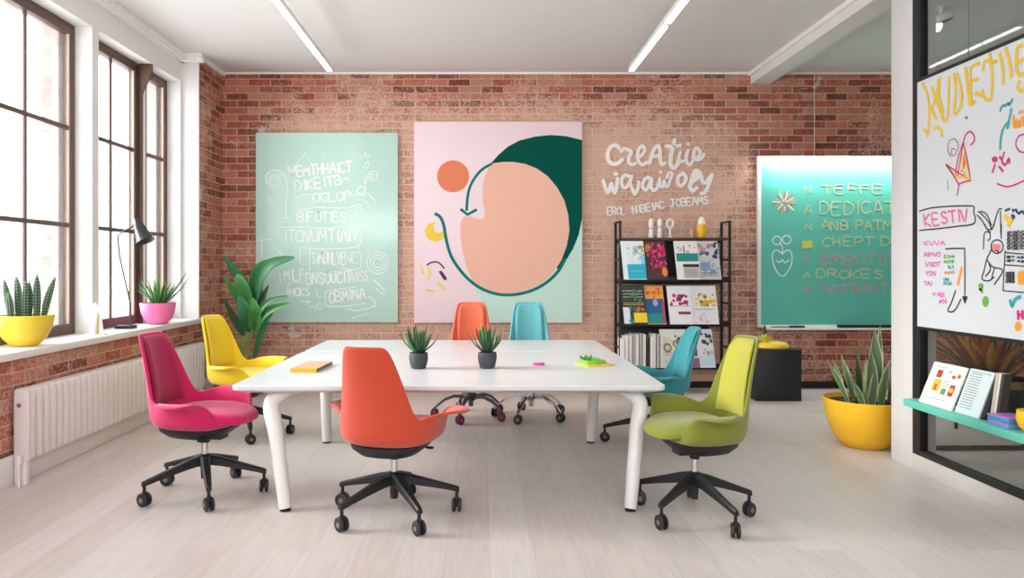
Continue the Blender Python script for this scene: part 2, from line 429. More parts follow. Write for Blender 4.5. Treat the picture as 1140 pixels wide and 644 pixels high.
def tleg(top, foot, hx, hy):
    """foot and top in world x,y; (hx,hy) where the leg meets the underside"""
    b = MB().m(STEELW)
    P = [Vector((hx, hy, .668)), Vector((lerp(hx, top[0], .45), lerp(hy, top[1], .45), .672)), Vector((lerp(hx, top[0], .78), lerp(hy, top[1], .78), .660)),
         Vector((top[0], top[1], .60)), Vector((lerp(top[0], foot[0], .35), lerp(top[1], foot[1], .35), .42)), Vector((foot[0], foot[1], .012))]
    P = [Vector((p.x + .19, p.y - 5.6, p.z)) for p in P]
    pts = catmull([tuple(p) for p in P], 7)
    rs = [interp([(0, .012), (.2, .02), (.35, .03), (.5, .046), (.7, .049), (1, .036)], i / (len(pts) - 1)) for i in range(len(pts))]
    b.tube(pts, rs, 16, flat=1)
    b.m(BLACK).lathe([(0, 0), (.032, 0), (.032, .012), (0, .012)], 20, (P[-1].x, P[-1].y, 0))
    b.build('leg', t)
tleg((-1.262, 4.43), (-1.145, 4.30), -.95, 4.62)
tleg((.955, 4.45), (.87, 4.30), .64, 4.62)
tleg((-1.275, 6.0), (-1.255, 5.97), -.95, 5.75)
tleg((.93, 6.0), (.885, 5.97), .64, 5.75)

# ================================================================== office chairs
N_SE = 2.6; A_, B_ = .265, .285; ZP = .455
HT = [(0, .545), (23, .545), (28, .540), (33, .518), (37, .47), (41, .38), (45, .29), (49, .19), (54, .142), (61, .128), (69, .150), (78, .195), (87, .212), (101, .214), (110, .190), (119, .140), (129, .085), (141, .045), (155, .026), (180, .018)]
def se(th, a=A_, b_=B_):
    s, c = math.sin(th), math.cos(th)
    return a * math.copysign(abs(s) ** (2 / N_SE), s), -b_ * math.copysign(abs(c) ** (2 / N_SE), c)
def sstep(x, a, b_):
    t_ = min(1, max(0, (x - a) / (b_ - a))); return t_ * t_ * (3 - 2 * t_)
def shell_pt(th, f, inset=0.0, k=1.0):
    x, y = se(th); d = abs(math.degrees(th)); d = min(d, 360 - d)
    y *= 1 - .17 * sstep(d, 105, 150)
    fil = .9 + .1 * math.sqrt(max(0, 1 - (1 - min(f / .07, 1)) ** 2))
    x *= fil * k; y *= fil
    bw = 1 - sstep(d, 48, 80); u = f / .545
    x *= WIDTH * (1 - bw * TAPER * (u ** 1.1))
    y -= bw * (.035 * u + .085 * u * u)
    aw = sstep(d, 58, 82) * (1 - sstep(d, 106, 126))
    q = min(1.2, f / .185)
    x += math.copysign(aw * FLARE * .10 * q ** 4, x); y += aw * .02 * q ** 3; f = f - aw * .022 * q ** 7
    l = math.hypot(x, y) or 1
    return Vector((x - x / l * inset, y - y / l * inset, ZP + .012 + f))
CH_CACHE = {}; TAPER, FLARE, WIDTH = .27, 1.0, 1.0
def grid(b, rows, wrap):
    n = len(rows[0]); vs = [p for r_ in rows for p in r_]; fs = []
    for i in range(len(rows) - 1):
        for k in range(n if wrap else n - 1): fs.append((i * n + k, i * n + (k + 1) % n, (i + 1) * n + (k + 1) % n, (i + 1) * n + k))
    b.add(vs, fs)
def chair_meshes():
    ths = []
    d = -180
    while d < 180:
        ths.append(math.radians(d)); ad = abs(d); d += 4 if 22 <= ad <= 64 else 7.5
    b = MB().m(BLACK)
    rows = []
    for rr in (.001, .3, .6, .82): rows.append([Vector((se(th)[0] * rr * WIDTH, se(th)[1] * rr * (1 - .17 * sstep(abs(math.degrees(th)), 105, 150)), ZP + .012 * rr ** 4)) for th in ths])
    for w in (0, .04, .1, .2, .32, .46, .6, .74, .87, 1.0):
        rr = []
        for th in ths:
            d = abs(math.degrees(th)); h = interp(HT, d)
            if w == 0: p = shell_pt(th, 0)
            else: p = shell_pt(th, h * w)
            rr.append(p)
        rows.append(rr)
    grid(b, rows, True)
    o = b.build('shell', mods=[('SOLIDIFY', dict(thickness=.02, offset=1)), ('SUBSURF', dict(levels=1, render_levels=1))])
    # solidify inward/outward chosen so the shell keeps its outline
    CH_CACHE['shell'] = baked(o)
    # seat pad
    b = MB().m(BLACK); rows = []
    ang = [2 * math.pi * k / 44 for k in range(44)]
    for s_, z in ((.001, .028), (.93, .028), (.985, .036), (1.0, .052), (.985, .068), (.94, .080), (.82, .090), (.5, .094), (.001, .095)):
        row = []
        for a in ang:
            x, y = se(a, .232, .268); y = y * s_ + .028; x = x * s_
            fr = sstep(y, .12, .29)
            row.append(Vector((x, y + fr * .028, ZP + z - fr * .022 + .010 * (abs(x) / .235) ** 2)))
        rows.append(row)
    grid(b, rows, True); CH_CACHE['seat_pad'] = b.build('seat_pad')
    # back pad
    b = MB().m(BLACK)
    degs = [-34 + 68 * k / 16 for k in range(17)]
    def bp(d, w, off):
        th = math.radians(d); e = 1 - .12 * (abs(d) / 34) ** 6
        f = lerp(.10, interp(HT, abs(d) * .95) * .955, w) * (1 if w < .5 else lerp(1, e, (w - .5) * 2))
        p = shell_pt(th, f, 0, .93); return Vector((p.x, p.y + off, p.z))
    ws = [0, .05, .15, .3, .45, .6, .75, .88, .96, 1]
    front = [[bp(d, w, .012 + .026 * (1 - (2 * i / 16 - 1) ** 8) * (1 - (2 * w - 1) ** 8)) for i, d in enumerate(degs)] for w in ws]
    back = [[bp(d, w, .004) for d in degs] for w in ws]
    n = len(degs); m_ = len(ws)
    vs = [p for r_ in front for p in r_] + [p for r_ in back for p in r_]; fs = []
    for i in range(m_ - 1):
        for k in range(n - 1):
            fs.append((i * n + k, i * n + k + 1, (i + 1) * n + k + 1, (i + 1) * n + k)); o_ = m_ * n
            fs.append((o_ + i * n + k, o_ + (i + 1) * n + k, o_ + (i + 1) * n + k + 1, o_ + i * n + k + 1))
    per = [k for k in range(n)] + [i * n + n - 1 for i in range(1, m_)] + [(m_ - 1) * n + k for k in range(n - 2, -1, -1)] + [i * n for i in range(m_ - 2, 0, -1)]
    for i in range(len(per)):
        p, q = per[i], per[(i + 1) % len(per)]; fs.append((p, q, q + m_ * n, p + m_ * n))
    b.add(vs, fs); CH_CACHE['back_pad'] = b.build('back_pad', angle=60)
    # black pan and tilt mechanism
    b = MB().m(BLACK); rows = []
    ang = [2 * math.pi * k / 32 for k in range(32)]
    for s_, z, oy in ((.001, .0, -.02), (.80, -.002, -.02), (.84, -.014, -.025), (.80, -.040, -.03), (.62, -.078, -.035), (.42, -.094, -.03), (.001, -.098, -.03)):
        rows.append([Vector((se(a)[0] * s_ * .98, se(a)[1] * s_ + oy, ZP + z)) for a in ang])
    grid(b, rows, True)
    b.box(-.05, .05, -.06, .14, .352, .40, .012); b.lathe([(0, .325), (.030, .325), (.034, .36), (0, .36)], 20)
    CH_CACHE['tilt_mechanism'] = b.build('tilt_mechanism')
    b = MB().m(BLACK).tube([(.05, .07, .388), (.12, .09, .384), (.17, .09, .380)], .006, 8).box(.165, .205, .075, .105, .373, .385, .005)
    CH_CACHE['lever'] = b.build('lever')
    b = MB().m(CHROME).lathe([(.0, .20), (.020, .20), (.020, .33), (0, .33)], 24); CH_CACHE['gas_lift'] = b.build('gas_lift')
    b = MB().m(BLACK).lathe([(0, .10), (.022, .10), (.024, .13), (.026, .17), (.052, .185), (.052, .228), (.040, .245), (.024, .253), (0, .253)], 28)
    CH_CACHE['hub'] = b.build('hub')
    # a leg of the star base along +X
    b = MB().m(BLACK)
    secs = []
    for x, zt, h, w in ((.030, .245, .058, .030), (.10, .230, .052, .027), (.20, .199, .041, .023), (.30, .168, .032, .019), (.350, .153, .030, .017), (.375, .145, .028, .014)):
        secs.append([Vector((x, -w, zt - h)), Vector((x, -w, zt - .008)), Vector((x, -w * .6, zt)), Vector((x, w * .6, zt)), Vector((x, w, zt - .008)), Vector((x, w, zt - h))])
    grid(b, secs, True); b.add(secs[-1], [tuple(range(6))]); b.add(secs[0], [tuple(range(6))])
    b.tube([(.362, 0, .13), (.362, 0, .075)], .010, 10)
    CH_CACHE['leg'] = b.build('leg', angle=25)
    # a curved thin leg for the guest-style bases
    b = MB().m(BLACK); secs = []
    for x, zt in ((.02, .17), (.08, .20), (.16, .205), (.25, .175), (.32, .125), (.36, .085)):
        h, w = .026, lerp(.022, .014, x / .36)
        secs.append([Vector((x, -w, zt - h)), Vector((x, -w, zt - .006)), Vector((x, 0, zt)), Vector((x, w, zt - .006)), Vector((x, w, zt - h))])
    grid(b, secs, True); b.add(secs[-1], [tuple(range(5))]); b.tube([(.35, 0, .095), (.35, 0, .055)], .008, 10)
    CH_CACHE['arched_leg'] = b.build('arched_leg', angle=30)
    # caster : local origin on the floor
    b = MB().m(CASTM)
    for y in (-.0265, .0065): b.lathe([(0, 0), (.032, 0), (.040, .005), (.040, .015), (.032, .020), (0, .020)], 24, (0, y, .040), axis='Y')
    b.m(GREYHUB)
    for y in (-.0275, .0265): b.lathe([(0, 0), (.015, 0), (.015, .0012), (0, .0012)], 16, (0, y, .040), axis='Y')
    b.m(BLACK).box(-.014, .014, -.0065, .0065, .03, .078, .003).lathe([(0, 0), (.014, 0), (.013, .014), (0, .014)], 14, (.0, 0, .072))
    CH_CACHE['caster'] = b.build('caster')
    for o in CH_CACHE.values(): C.objects.unlink(o)
TAPER, FLARE, WIDTH = .10, .0, .93
chair_meshes(); GUEST = dict(CH_CACHE)
TAPER, FLARE, WIDTH = .27, 1.0, 1.0
chair_meshes()
def recolor(me, ms):
    m2 = me.copy()
    for i, k in enumerate(ms):
        if i < len(m2.materials): m2.materials[i] = k
    return m2
def make_chair(name, label, x, y, rz, shellm, padm, backm, base_off=0, legm=None, scale=1, group='swivel chairs round the white table', kind='star', castm=None, basem=None):
    t = thing(name, label, 'chair', (x, y, 0), math.radians(rz), group); t.scale = (.98 if kind == 'arch' else .92, 1, scale) if scale != 1 else (1, 1, 1)
    def part(key, name=None, ms=None, parent=t, lab=None):
        o = (GUEST if kind == 'arch' else CH_CACHE)[key].copy(); o.name = name or key
        if ms: o.data = recolor(o.data, ms)
        C.objects.link(o); o.parent = parent
        if lab: o['label'] = lab
        return o
    part('shell', 'shell', [shellm]); part('seat_pad', 'seat_pad', [padm]); part('back_pad', 'back_pad', [backm])
    part('tilt_mechanism'); part('gas_lift'); part('hub', ms=[basem] if basem else None)
    l = part('lever')
    for k in range(5):
        a = math.radians(90 + base_off + 72 * k - rz)
        lg = part('leg' if kind == 'star' else 'arched_leg', 'leg', [basem] if basem else None); lg.rotation_euler = (0, 0, a)
        c = part('caster', 'caster', [castm] if castm else None, parent=lg); c.location = (.362 if kind == 'star' else .35, 0, 0)
        c.rotation_euler = (0, 0, random.uniform(0, 3.1))
    return t
def fabric(name, col): return mat(name, col, .8, var=.05, scale=300, bump=.25, bscale=900, sheen=.25, spec=.25)
MAG, MAGD = fabric('magenta_fabric', (196, 26, 90)), fabric('magenta_pad_fabric', (160, 16, 66))
ORA, RED = fabric('orange_fabric', (194, 70, 44)), fabric('red_seat_fabric', (186, 26, 44))
YEL, YELD = fabric('yellow_fabric', (240, 208, 32)), fabric('yellow_pad_fabric', (226, 194, 20))
GRN, GRNY = fabric('olive_green_fabric', (122, 128, 42)), fabric('lime_yellow_fabric', (172, 168, 56))
TEA, TEAD = fabric('teal_fabric', (44, 132, 138)), fabric('dark_teal_fabric', (40, 132, 138))
ORF = fabric('coral_fabric', (218, 104, 74)); NAVY = fabric('navy_fabric', (34, 52, 66)); AQU = fabric('aqua_fabric', (100, 176, 182))
make_chair('swivel_chair', 'magenta swivel chair facing the table, in front of the radiator', -1.735, 4.62, -102, MAG, MAG, MAGD, -12)
make_chair('swivel_chair', 'orange swivel chair with red seat pad, seen from behind at the table front', -.50, 4.22, -17, ORA, RED, ORA, -8)
gc = make_chair('swivel_chair', 'olive and lime green swivel chair at the right front table leg', 1.215, 4.2, 101, GRN, GRN, GRNY, -16)
gc.scale = (1, .86, 1.02)
make_chair('swivel_chair', 'bright yellow swivel chair in front of the tall palm plant', -1.99, 6.25, -112, YEL, YEL, YELD, -14)
make_chair('swivel_chair', 'teal swivel chair at the right side of the table, in front of the bookcase', 1.36, 5.95, 98, TEA, NAVY, TEA, 6, scale=.93)
make_chair('swivel_chair', 'coral orange chair behind the far table edge with grey arched base', -.10, 6.98, 180, ORF, ORF, ORF, 20, scale=1.07, kind='arch', castm=mat('magenta_caster', (130, 30, 90), .4), basem=GREYM)
make_chair('swivel_chair', 'aqua chair behind the far table edge with white arched base', .47, 6.98, 180, AQU, NAVY, AQU, 12, scale=1.07, kind='arch', basem=CHROME)

# ================================================================== plants
def blade(b, base, az, L, w, lean, curl, fold=.3, n=9, mid=None, edge=None, twist=0, prof=None, thick=0):
    """ribbon leaf with a folded midrib; lean = start angle from vertical, curl = extra lean by the tip"""
    p = Vector(base); rows = []
    d = Vector((math.cos(az), math.sin(az), 0)); side = Vector((-math.sin(az), math.cos(az), 0))
    for i in range(n + 1):
        t_ = i / n; a = lean + curl * t_ ** 1.5
        tan = d * math.sin(a) + Vector((0, 0, 1)) * math.cos(a); nor = d * -math.cos(a) + Vector((0, 0, 1)) * math.sin(a)
        sd = (side * math.cos(twist * t_) + nor * math.sin(twist * t_))
        ww = w * (prof(t_) if prof else (math.sin(math.pi * min(1, t_ * .85 + .15)) ** .8)) * .5
        if i == n: ww = w * .01
        rows.append([p - sd * ww + nor * ww * fold, p - sd * ww * .78 + nor * ww * fold * .78, p.copy(), p + sd * ww * .78 + nor * ww * fold * .78, p + sd * ww + nor * ww * fold])
        p = p + tan * (L / n)
    vs = [q for r_ in rows for q in r_]
    for k in range(4):
        b.m(edge if (edge and k in (0, 3)) else mid)
        b.add([], [])
    o = len(b.v); b.v += [tuple(v) for v in vs]
    for k in range(4):
        b.m(edge if (edge and k in (0, 3)) else mid)
        for i in range(n):
            b.f.append((o + i * 5 + k, o + i * 5 + k + 1, o + (i + 1) * 5 + k + 1, o + (i + 1) * 5 + k)); b.mi.append(b.cur)
def leafm(name, c, rough=.45, var=.35, scale=25): return mat(name, c, rough, var=var, scale=scale, spec=.5)
G1, G2, G3 = leafm('leaf_green', (58, 128, 58)), leafm('leaf_dark', (44, 74, 44)), leafm('leaf_deep', (34, 104, 56))
def bowl_pot(prof, m, c=(0, 0, 0), n=56): return MB().m(m).lathe(prof, n, c, cap=False)

# --- yellow bowl of cacti on the window board
cact = leafm('cactus_green', (56, 84, 56), .6); cspine = mat('cactus_spine', (150, 165, 140), .7)
t = thing('potted_cactus', 'cluster of upright cacti in a wide yellow bowl at the left of the window board', 'potted plant', (-3.205, 5.17, SILL), group='potted plants')
bowl_pot([(0, 0), (.075, 0), (.09, .006), (.135, .055), (.17, .125), (.186, .215), (.180, .217), (.165, .13), (.12, .055), (0, .03)], YBOWL).build('pot', t)
MB().m(SOIL).lathe([(0, .19), (.1, .192), (.173, .188)], 30).build('soil', t)
for (x, y, h, w, lx) in ((-.09, -.02, .285, .017, -.045), (-.06, .04, .30, .018, -.03), (-.03, -.02, .30, .019, -.012), (.0, .05, .27, .018, 0), (.022, -.03, .28, .018, .005), (.085, .0, .32, .020, .0), (.115, .03, .30, .018, .08), (-.05, -.07, .20, .017, -.02)):
    b = MB().m(cact); n = 14; rows = []
    for i in range(n + 1):
        t_ = i / n; r_ = w * (.75 + .35 * math.sin(math.pi * min(1, t_ * 1.1))) * (1 if t_ < .7 else max(.04, max(0, math.cos((t_ - .7) / .3 * math.pi / 2)) ** .6))
        cxx, cyy = x + lx * t_ ** 1.4, y
        rows.append([Vector((cxx + r_ * (1 + (.18 if k % 2 else -.12)) * math.cos(k * math.pi / 8), cyy + r_ * (1 + (.18 if k % 2 else -.12)) * math.sin(k * math.pi / 8), .185 + h * t_)) for k in range(16)])
    grid(b, rows, True)
    b.m(cspine)
    for i in range(1, n):
        for k in range(1, 16, 2):
            c = rows[i][k]; b.box(c.x - .0026, c.x + .0026, c.y - .0026, c.y + .0026, c.z - .0026, c.z + .0026)
    b.build('cactus_stem', t, angle=60)
# --- pink pot with aloe
t = thing('potted_aloe', 'spiky green aloe in a round pink pot on the window board', 'potted plant', (-3.15, 7.17, SILL), group='potted plants')
bowl_pot([(0, 0), (.07, 0), (.085, .004), (.125, .05), (.150, .11), (.160, .17), (.164, .205), (.158, .207), (.150, .16), (.1, .05), (0, .03)], PINKPOT).build('pot', t)
MB().m(SOIL).lathe([(0, .185), (.08, .188), (.153, .184)], 30).build('soil', t)
b = MB(); random.seed(3)
tip = lambda t_: (1 - t_) ** .6 * (.75 + .5 * t_)
pale = leafm('leaf_pale_edge', (128, 170, 96))
for i in range(30):
    az = i * 2.4; ln = random.uniform(.22, .30); le = .12 + .75 * (i / 30)
    if -3.15 + math.cos(az) * ln * math.sin(le + .2) < -3.36: ln *= .55
    blade(b, (math.cos(az) * .035, math.sin(az) * .035, .18), az, ln, .042, le, .12, .5, 7, G1 if i % 3 else G2, pale, prof=tip)
blade(b, (.05, .0, .18), -.1, .42, .06, .75, -.35, .4, 9, G1, None, prof=tip); blade(b, (.05, .02, .18), .3, .40, .055, .85, -.5, .4, 9, G3, None, prof=tip)
b.build('foliage', t)
# --- tall palm in the corner
t = thing('potted_palm', 'tall broad-leaved palm in the brick corner behind the yellow chair', 'potted plant', (-2.62, 8.12, 0), group='potted plants')
bowl_pot([(0, 0), (.13, 0), (.15, .01), (.18, .2), (.19, .34), (.18, .345), (.17, .2), (0, .1)], GPOT).build('pot', t)
MB().m(SOIL).lathe([(0, .31), (.176, .305)], 30).build('soil', t)
PX = lambda px, y: (px - CX) * y / F + 2.62
PZ = lambda py, y: CH + (CY - py) * y / F
stemm = leafm('palm_stem', (150, 162, 92))
st = MB().m(stemm); fo = MB()
wide = lambda t_: (math.sin(math.pi * min(1, t_ ** .75 * .95 + .03)) ** .75)
def leaf_path(b, pts, w, m, side):
    """leaf following a traced centre line: (px, py, y) points"""
    q = [Vector((PX(a, y), y - 8.12, PZ(c, y))) for a, c, y in pts]; q = [Vector(v) for v in catmull([tuple(v) for v in q], 5)]
    n = len(q) - 1; rows = []; w = w * .84
    for i, p in enumerate(q):
        t_ = i / n; tan = (q[min(i + 1, n)] - q[max(i - 1, 0)]).normalized()
        sd = tan.cross(Vector(side)).normalized(); nor = sd.cross(tan).normalized(); ww = w * .5 * wide(t_)
        rows.append([p - sd * ww + nor * ww * .35, p - sd * ww * .5 + nor * ww * .1, p, p + sd * ww * .5 + nor * ww * .1, p + sd * ww + nor * ww * .35])
    vs = [x for r_ in rows for x in r_]; b.m(m)
    b.add(vs, [(i * 5 + k, i * 5 + k + 1, (i + 1) * 5 + k + 1, (i + 1) * 5 + k) for i in range(n) for k in range(4)])
for pts, w, m, sd in [
    ([(281, 345, 8.1), (274, 325, 8.05), (262, 303, 8.0), (249, 286, 7.95)], .14, G3, (0, -1, .5)),
    ([(283, 335, 8.1), (289, 310, 8.0), (302, 295, 7.95), (328, 287, 7.9)], .20, G3, (0, -1, .4)),
    ([(284, 332, 8.1), (286, 312, 8.1), (292, 298, 8.1), (305, 290, 8.1)], .19, G1, (0, -1, .2)),
    ([(278, 352, 8.0), (268, 335, 7.95), (259, 322, 7.9), (250, 309, 7.85)], .10, G1, (0, -1, .4)),
    ([(276, 350, 7.95), (273, 330, 7.9), (268, 315, 7.85), (263, 306, 7.85)], .20, G1, (0, -1, .1)),
    ([(282, 362, 8.0), (288, 348, 7.9), (300, 336, 7.85), (322, 330, 7.8)], .10, G3, (0, -1, .5)),
    ([(284, 368, 8.0), (291, 354, 7.9), (302, 345, 7.85), (324, 338, 7.8)], .13, G1, (0, -1, .3)),
    ([(277, 370, 7.95), (277, 358, 7.85), (272, 345, 7.8), (266, 330, 7.8)], .22, G3, (0, -1, .05)),
    ([(281, 368, 7.9), (284, 354, 7.8), (284, 345, 7.75), (281, 332, 7.75)], .17, G1, (0, -1, .0)),
    ([(272, 374, 7.95), (264, 360, 7.9), (257, 348, 7.85), (250, 334, 7.8)], .10, G2, (0, -1, .4)),
    ([(284, 350, 8.1), (292, 335, 8.05), (296, 325, 8.0), (299, 318, 8.0)], .07, G2, (0, -1, .2)),
    ([(285, 345, 8.15), (290, 332, 8.15), (291, 322, 8.15), (292, 315, 8.15)], .06, G2, (0, -1, .2)),
    ([(283, 400, 7.95), (290, 375, 7.9), (297, 358, 7.85), (305, 345, 7.85)], .09, G3, (0, -1, .3))]:
    leaf_path(fo, pts, w, m, sd)
    a, c, y = pts[0]; top = (PX(a, y), y - 8.12, PZ(c, y)); bx = (a - 279) * .004
    st.tube(catmull([(bx, 0, .31), (bx * 1.5, (y - 8.12) * .4, lerp(.31, top[2], .5)), top], 5), [.008] * 5 + [.007] * 6, 8)
for k in range(6): st.tube([(-.05 + .02 * k, .03 * (k % 3), .31), (-.09 + .035 * k, -.05 * (k % 2), PZ(352 + 4 * (k % 3), 8))], [.006, .005], 8)
fo.build('foliage', t, angle=80); st.build('stem', t)
# --- snake plant in big yellow pot
t = thing('potted_snake_plant', 'variegated snake plant in a large yellow pot on the floor beside the column', 'potted plant', (3.05, 5.86, 0), group='potted plants')
bowl_pot([(0, 0), (.145, 0), (.165, .006), (.225, .075), (.268, .17), (.297, .28), (.31, .375), (.301, .38), (.285, .30), (.2, .1), (0, .05)], YPOT).build('pot', t)
MB().m(SOIL).lathe([(0, .345), (.15, .348), (.288, .342)], 40).build('soil', t)
b = MB(); sg = leafm('snake_leaf', (86, 112, 78), .5, .45, 60); se_ = leafm('snake_margin', (178, 186, 140), .5, .1)
sp = lambda t_: (.62 + .5 * math.sin(math.pi * min(1, t_ * 1.05))) * (1 if t_ < .55 else max(0, 1 - ((t_ - .55) / .45) ** 1.6))
for (x, y, az, L, w, le, cu) in ((-.17, -.08, 3.2, .40, .075, .42, .1), (-.12, -.05, 3.0, .42, .07, .25, -.1), (-.06, -.12, -.2, .40, .085, .05, -.12), (.0, -.10, 1.2, .44, .085, .02, .06), (.07, -.12, .2, .38, .08, .15, .2), (-.14, .04, 2.9, .36, .07, .2, .2),
    (.14, .05, .1, .62, .10, .0, .05), (.10, .02, 1.5, .60, .10, .03, .05), (.19, -.05, -.1, .55, .085, .05, .08), (.22, .04, 0, .42, .08, .15, .3), (0, .08, 1.6, .35, .07, .1, .2), (-.04, .1, 2.2, .40, .06, .2, .3), (.19, -.1, -.8, .40, .07, .1, .3), (-.09, -.15, 3.6, .28, .06, .5, .2), (.04, -.16, 4.5, .30, .06, .3, .2), (-.02, .0, 2.5, .46, .08, .12, .0)):
    blade(b, (x, y, .34), az, L, w, le, cu, .25, 10, sg, se_, twist=random.uniform(-.5, .5), prof=sp)
for i in range(9):
    az = random.uniform(0, 6.28); blade(b, (math.cos(az) * .08, math.sin(az) * .08, .34), az, random.uniform(.3, .48), .016, .35, .6, .3, 7, se_, None)
b.build('foliage', t, angle=80)
# --- the two little aloes on the table
def small_aloe(x, y, label, seed):
    random.seed(seed)
    t = thing('potted_aloe', label, 'potted plant', (x, y, .731), group='small plants on the table')
    bowl_pot([(0, 0), (.042, 0), (.05, .004), (.058, .03), (.065, .065), (.065, .09), (.061, .108), (.056, .108), (.055, .09), (0, .07)], GPOT, n=32).build('pot', t)
    MB().m(SOIL).lathe([(0, .098), (.056, .096)], 20).build('soil', t)
    b = MB(); g = leafm('aloe_dark', (42, 68, 44), .45)
    for i in range(24):
        az = i * 2.39996 + seed; k = i / 23; ln = random.uniform(.17, .225)
        blade(b, (math.cos(az) * .018, math.sin(az) * .018, .095), az, ln, .036, .06 + 1.0 * k, -1.1 * k + .06, .55, 8, g if i % 3 else G1, None if i % 2 else G2, prof=lambda t_: (1 - t_) ** .55)
    b.build('foliage', t, angle=80)
small_aloe(-.43, 5.03, 'small aloe in a charcoal pot on the table, nearer the orange front chair', 4)
small_aloe(.04, 5.05, 'small aloe in a charcoal pot on the table, right of its twin', 9)
# --- bronze bromeliad behind the glass
t = thing('potted_bromeliad', 'plant with bronze and orange strap leaves in a black pot behind the glass', 'potted plant', (4.62, 6.7, 0), group='potted plants')
b = bowl_pot([(0, 0), (.2, 0), (.24, .01), (.30, .2), (.33, .40), (.32, .41), (.3, .3), (0, .2)], BLACK)
b.m(mat('brass_rim', (150, 112, 40), .4)).lathe([(.33, .36), (.345, .36), (.345, .42), (.30, .42), (.30, .40)], 48, cap=False); b.build('pot', t)
MB().m(SOIL).lathe([(0, .36), (.312, .355)], 30).build('soil', t)
b = MB(); br1, br2, br3 = leafm('leaf_bronze', (150, 76, 40)), leafm('leaf_gold', (170, 130, 50)), leafm('leaf_brown', (92, 56, 40)); random.seed(5)
for i in range(64):
    az = i * 2.4; k = i / 64
    blade(b, (math.cos(az) * .08, math.sin(az) * .08, .36), az, random.uniform(.55, .8), random.uniform(.045, .07), .12 + .8 * k, random.uniform(.2, .7), .3, 9, (br1, br2, br3, G2)[i % 4], None)
b.build('foliage', t, angle=80)

# ================================================================== things on the window board
# paper figure
t = thing('desk_ornament', 'small white folded card ornament standing on the window board beside the lamp', 'ornament', (-3.13, 6.0, SILL))
ivory = mat('ivory_card', (232, 228, 220), .6); tan = mat('olive_tan_card', (160, 150, 116), .6)
def plate(b, pts, th=.004):
    """extruded polygon given as 3-D points; thickness along +Y"""
    n = len(pts); vs = [Vector(p) for p in pts] + [Vector(p) + Vector((0, th, 0)) for p in pts]
    b.add(vs, [tuple(range(n)), tuple(range(n, 2 * n))] + [(i, (i + 1) % n, n + (i + 1) % n, n + i) for i in range(n)])
b = MB().m(ivory); plate(b, [(-.06, 0, 0), (.0, -.02, 0), (-.015, 0, .27), (-.05, 0, .24)]); plate(b, [(-.01, -.03, 0), (.06, -.01, 0), (.03, 0, .17), (-.015, 0, .27)]); b.build('card_panel', t, smooth=False)
b = MB().m(tan); plate(b, [(.0, -.036, .01), (.025, -.034, .01), (.01, -.012, .19), (-.008, -.014, .15)]); b.build('card_stripe', t, smooth=False)
b = MB().m(ivory).box(-.07, .07, -.04, .03, 0, .008, .002); b.build('base', t)
# desk lamp
t = thing('desk_lamp', 'black desk lamp with bent thin arm and cone shade on the window board', 'lamp', (-3.2, 6.62, SILL))
MB().m(BLACK).box(-.075, .085, -.05, .05, 0, .03, .006).build('base', t)
LX = lambda px: (px - CX) * 6.62 / F + 3.2
LZ = lambda py: CH + (CY - py) * 6.62 / F - SILL
arm = [(LX(145), 0, .03), (LX(145), 0, LZ(338)), (LX(139), 0, LZ(312)), (LX(133), 0, LZ(285)), (LX(131), 0, LZ(263)), (LX(137), 0, LZ(258)), (LX(150), 0, LZ(251))]
MB().m(mat('dark_steel', (70, 70, 74), .35, .6)).tube(arm, .008, 8).build('arm', t)
b = MB().m(mat('dark_steel', (70, 70, 74)))
p0, p1 = Vector((LX(152), 0, LZ(246))), Vector((LX(163), -.02, LZ(269)))
ax = (p1 - p0); n = 28; q = ax.to_track_quat('Z', 'Y'); L = ax.length
prof = [(.0, -.03), (.018, -.03), (.022, -.005), (.034, .015), (.045, .05), (.068, L * .85), (.086, L), (.083, L), (.064, L * .84), (.04, .05), (0, .02)]
vs = []; 
for r_, z in prof:
    for k in range(n): vs.append(p0 + q @ Vector((r_ * math.cos(k * 2 * math.pi / n), r_ * math.sin(k * 2 * math.pi / n), z)))
b.add(vs, [(i * n + k, i * n + (k + 1) % n, (i + 1) * n + (k + 1) % n, (i + 1) * n + k) for i in range(len(prof) - 1) for k in range(n)]); b.build('lamp_shade', t)
b = MB().m(BLACK).lathe([(0, 0), (.014, 0), (.014, .03), (0, .03)], 16, (LX(150), -.015, LZ(251)), axis='Y').box(LX(150) - .006, LX(154) + .004, -.012, .012, LZ(256), LZ(246), .003); b.build('joint', t)

# ================================================================== things on the table
TT = .7305
t = thing('notebook', 'thick yellow-edged notebook with pale orange cover lying at the table left', 'notebook', (-1.155, 5.03, TT), 0)
ny = mat('notebook_yellow', (222, 170, 30), .5); nc = mat('notebook_peach', (218, 164, 138), .55, var=.12, scale=9); ngr = mat('page_grey', (120, 120, 108), .8, var=.3, scale=400)
def para(b, p, u, v, z0, z1):
    p, u, v = Vector(p), Vector(u), Vector(v); q = [p, p + u, p + u + v, p + v]
    vs = [Vector((k.x, k.y, z0)) for k in q] + [Vector((k.x, k.y, z1)) for k in q]
    b.add(vs, [(0, 1, 2, 3), (4, 5, 6, 7), (0, 1, 5, 4), (1, 2, 6, 5), (2, 3, 7, 6), (3, 0, 4, 7)])
u, v = (.175, 0, 0), (.0, .40, 0)
bx, by = -.088, -.20
b = MB().m(ngr); para(b, (bx + .006, by + .01, 0), (.168, 0, 0), (0, .385, 0), .003, .022); b.build('pages', t, smooth=False, M=Matrix.Rotation(math.radians(-4), 4, 'Z'))
b = MB().m(ny); para(b, (bx, by, 0), u, v, 0, .003); para(b, (bx, by, 0), (.175, 0, 0), (0, .012, 0), .003, .022); b.box(bx, bx + .175, by, by + .035, .022, .025, .001)
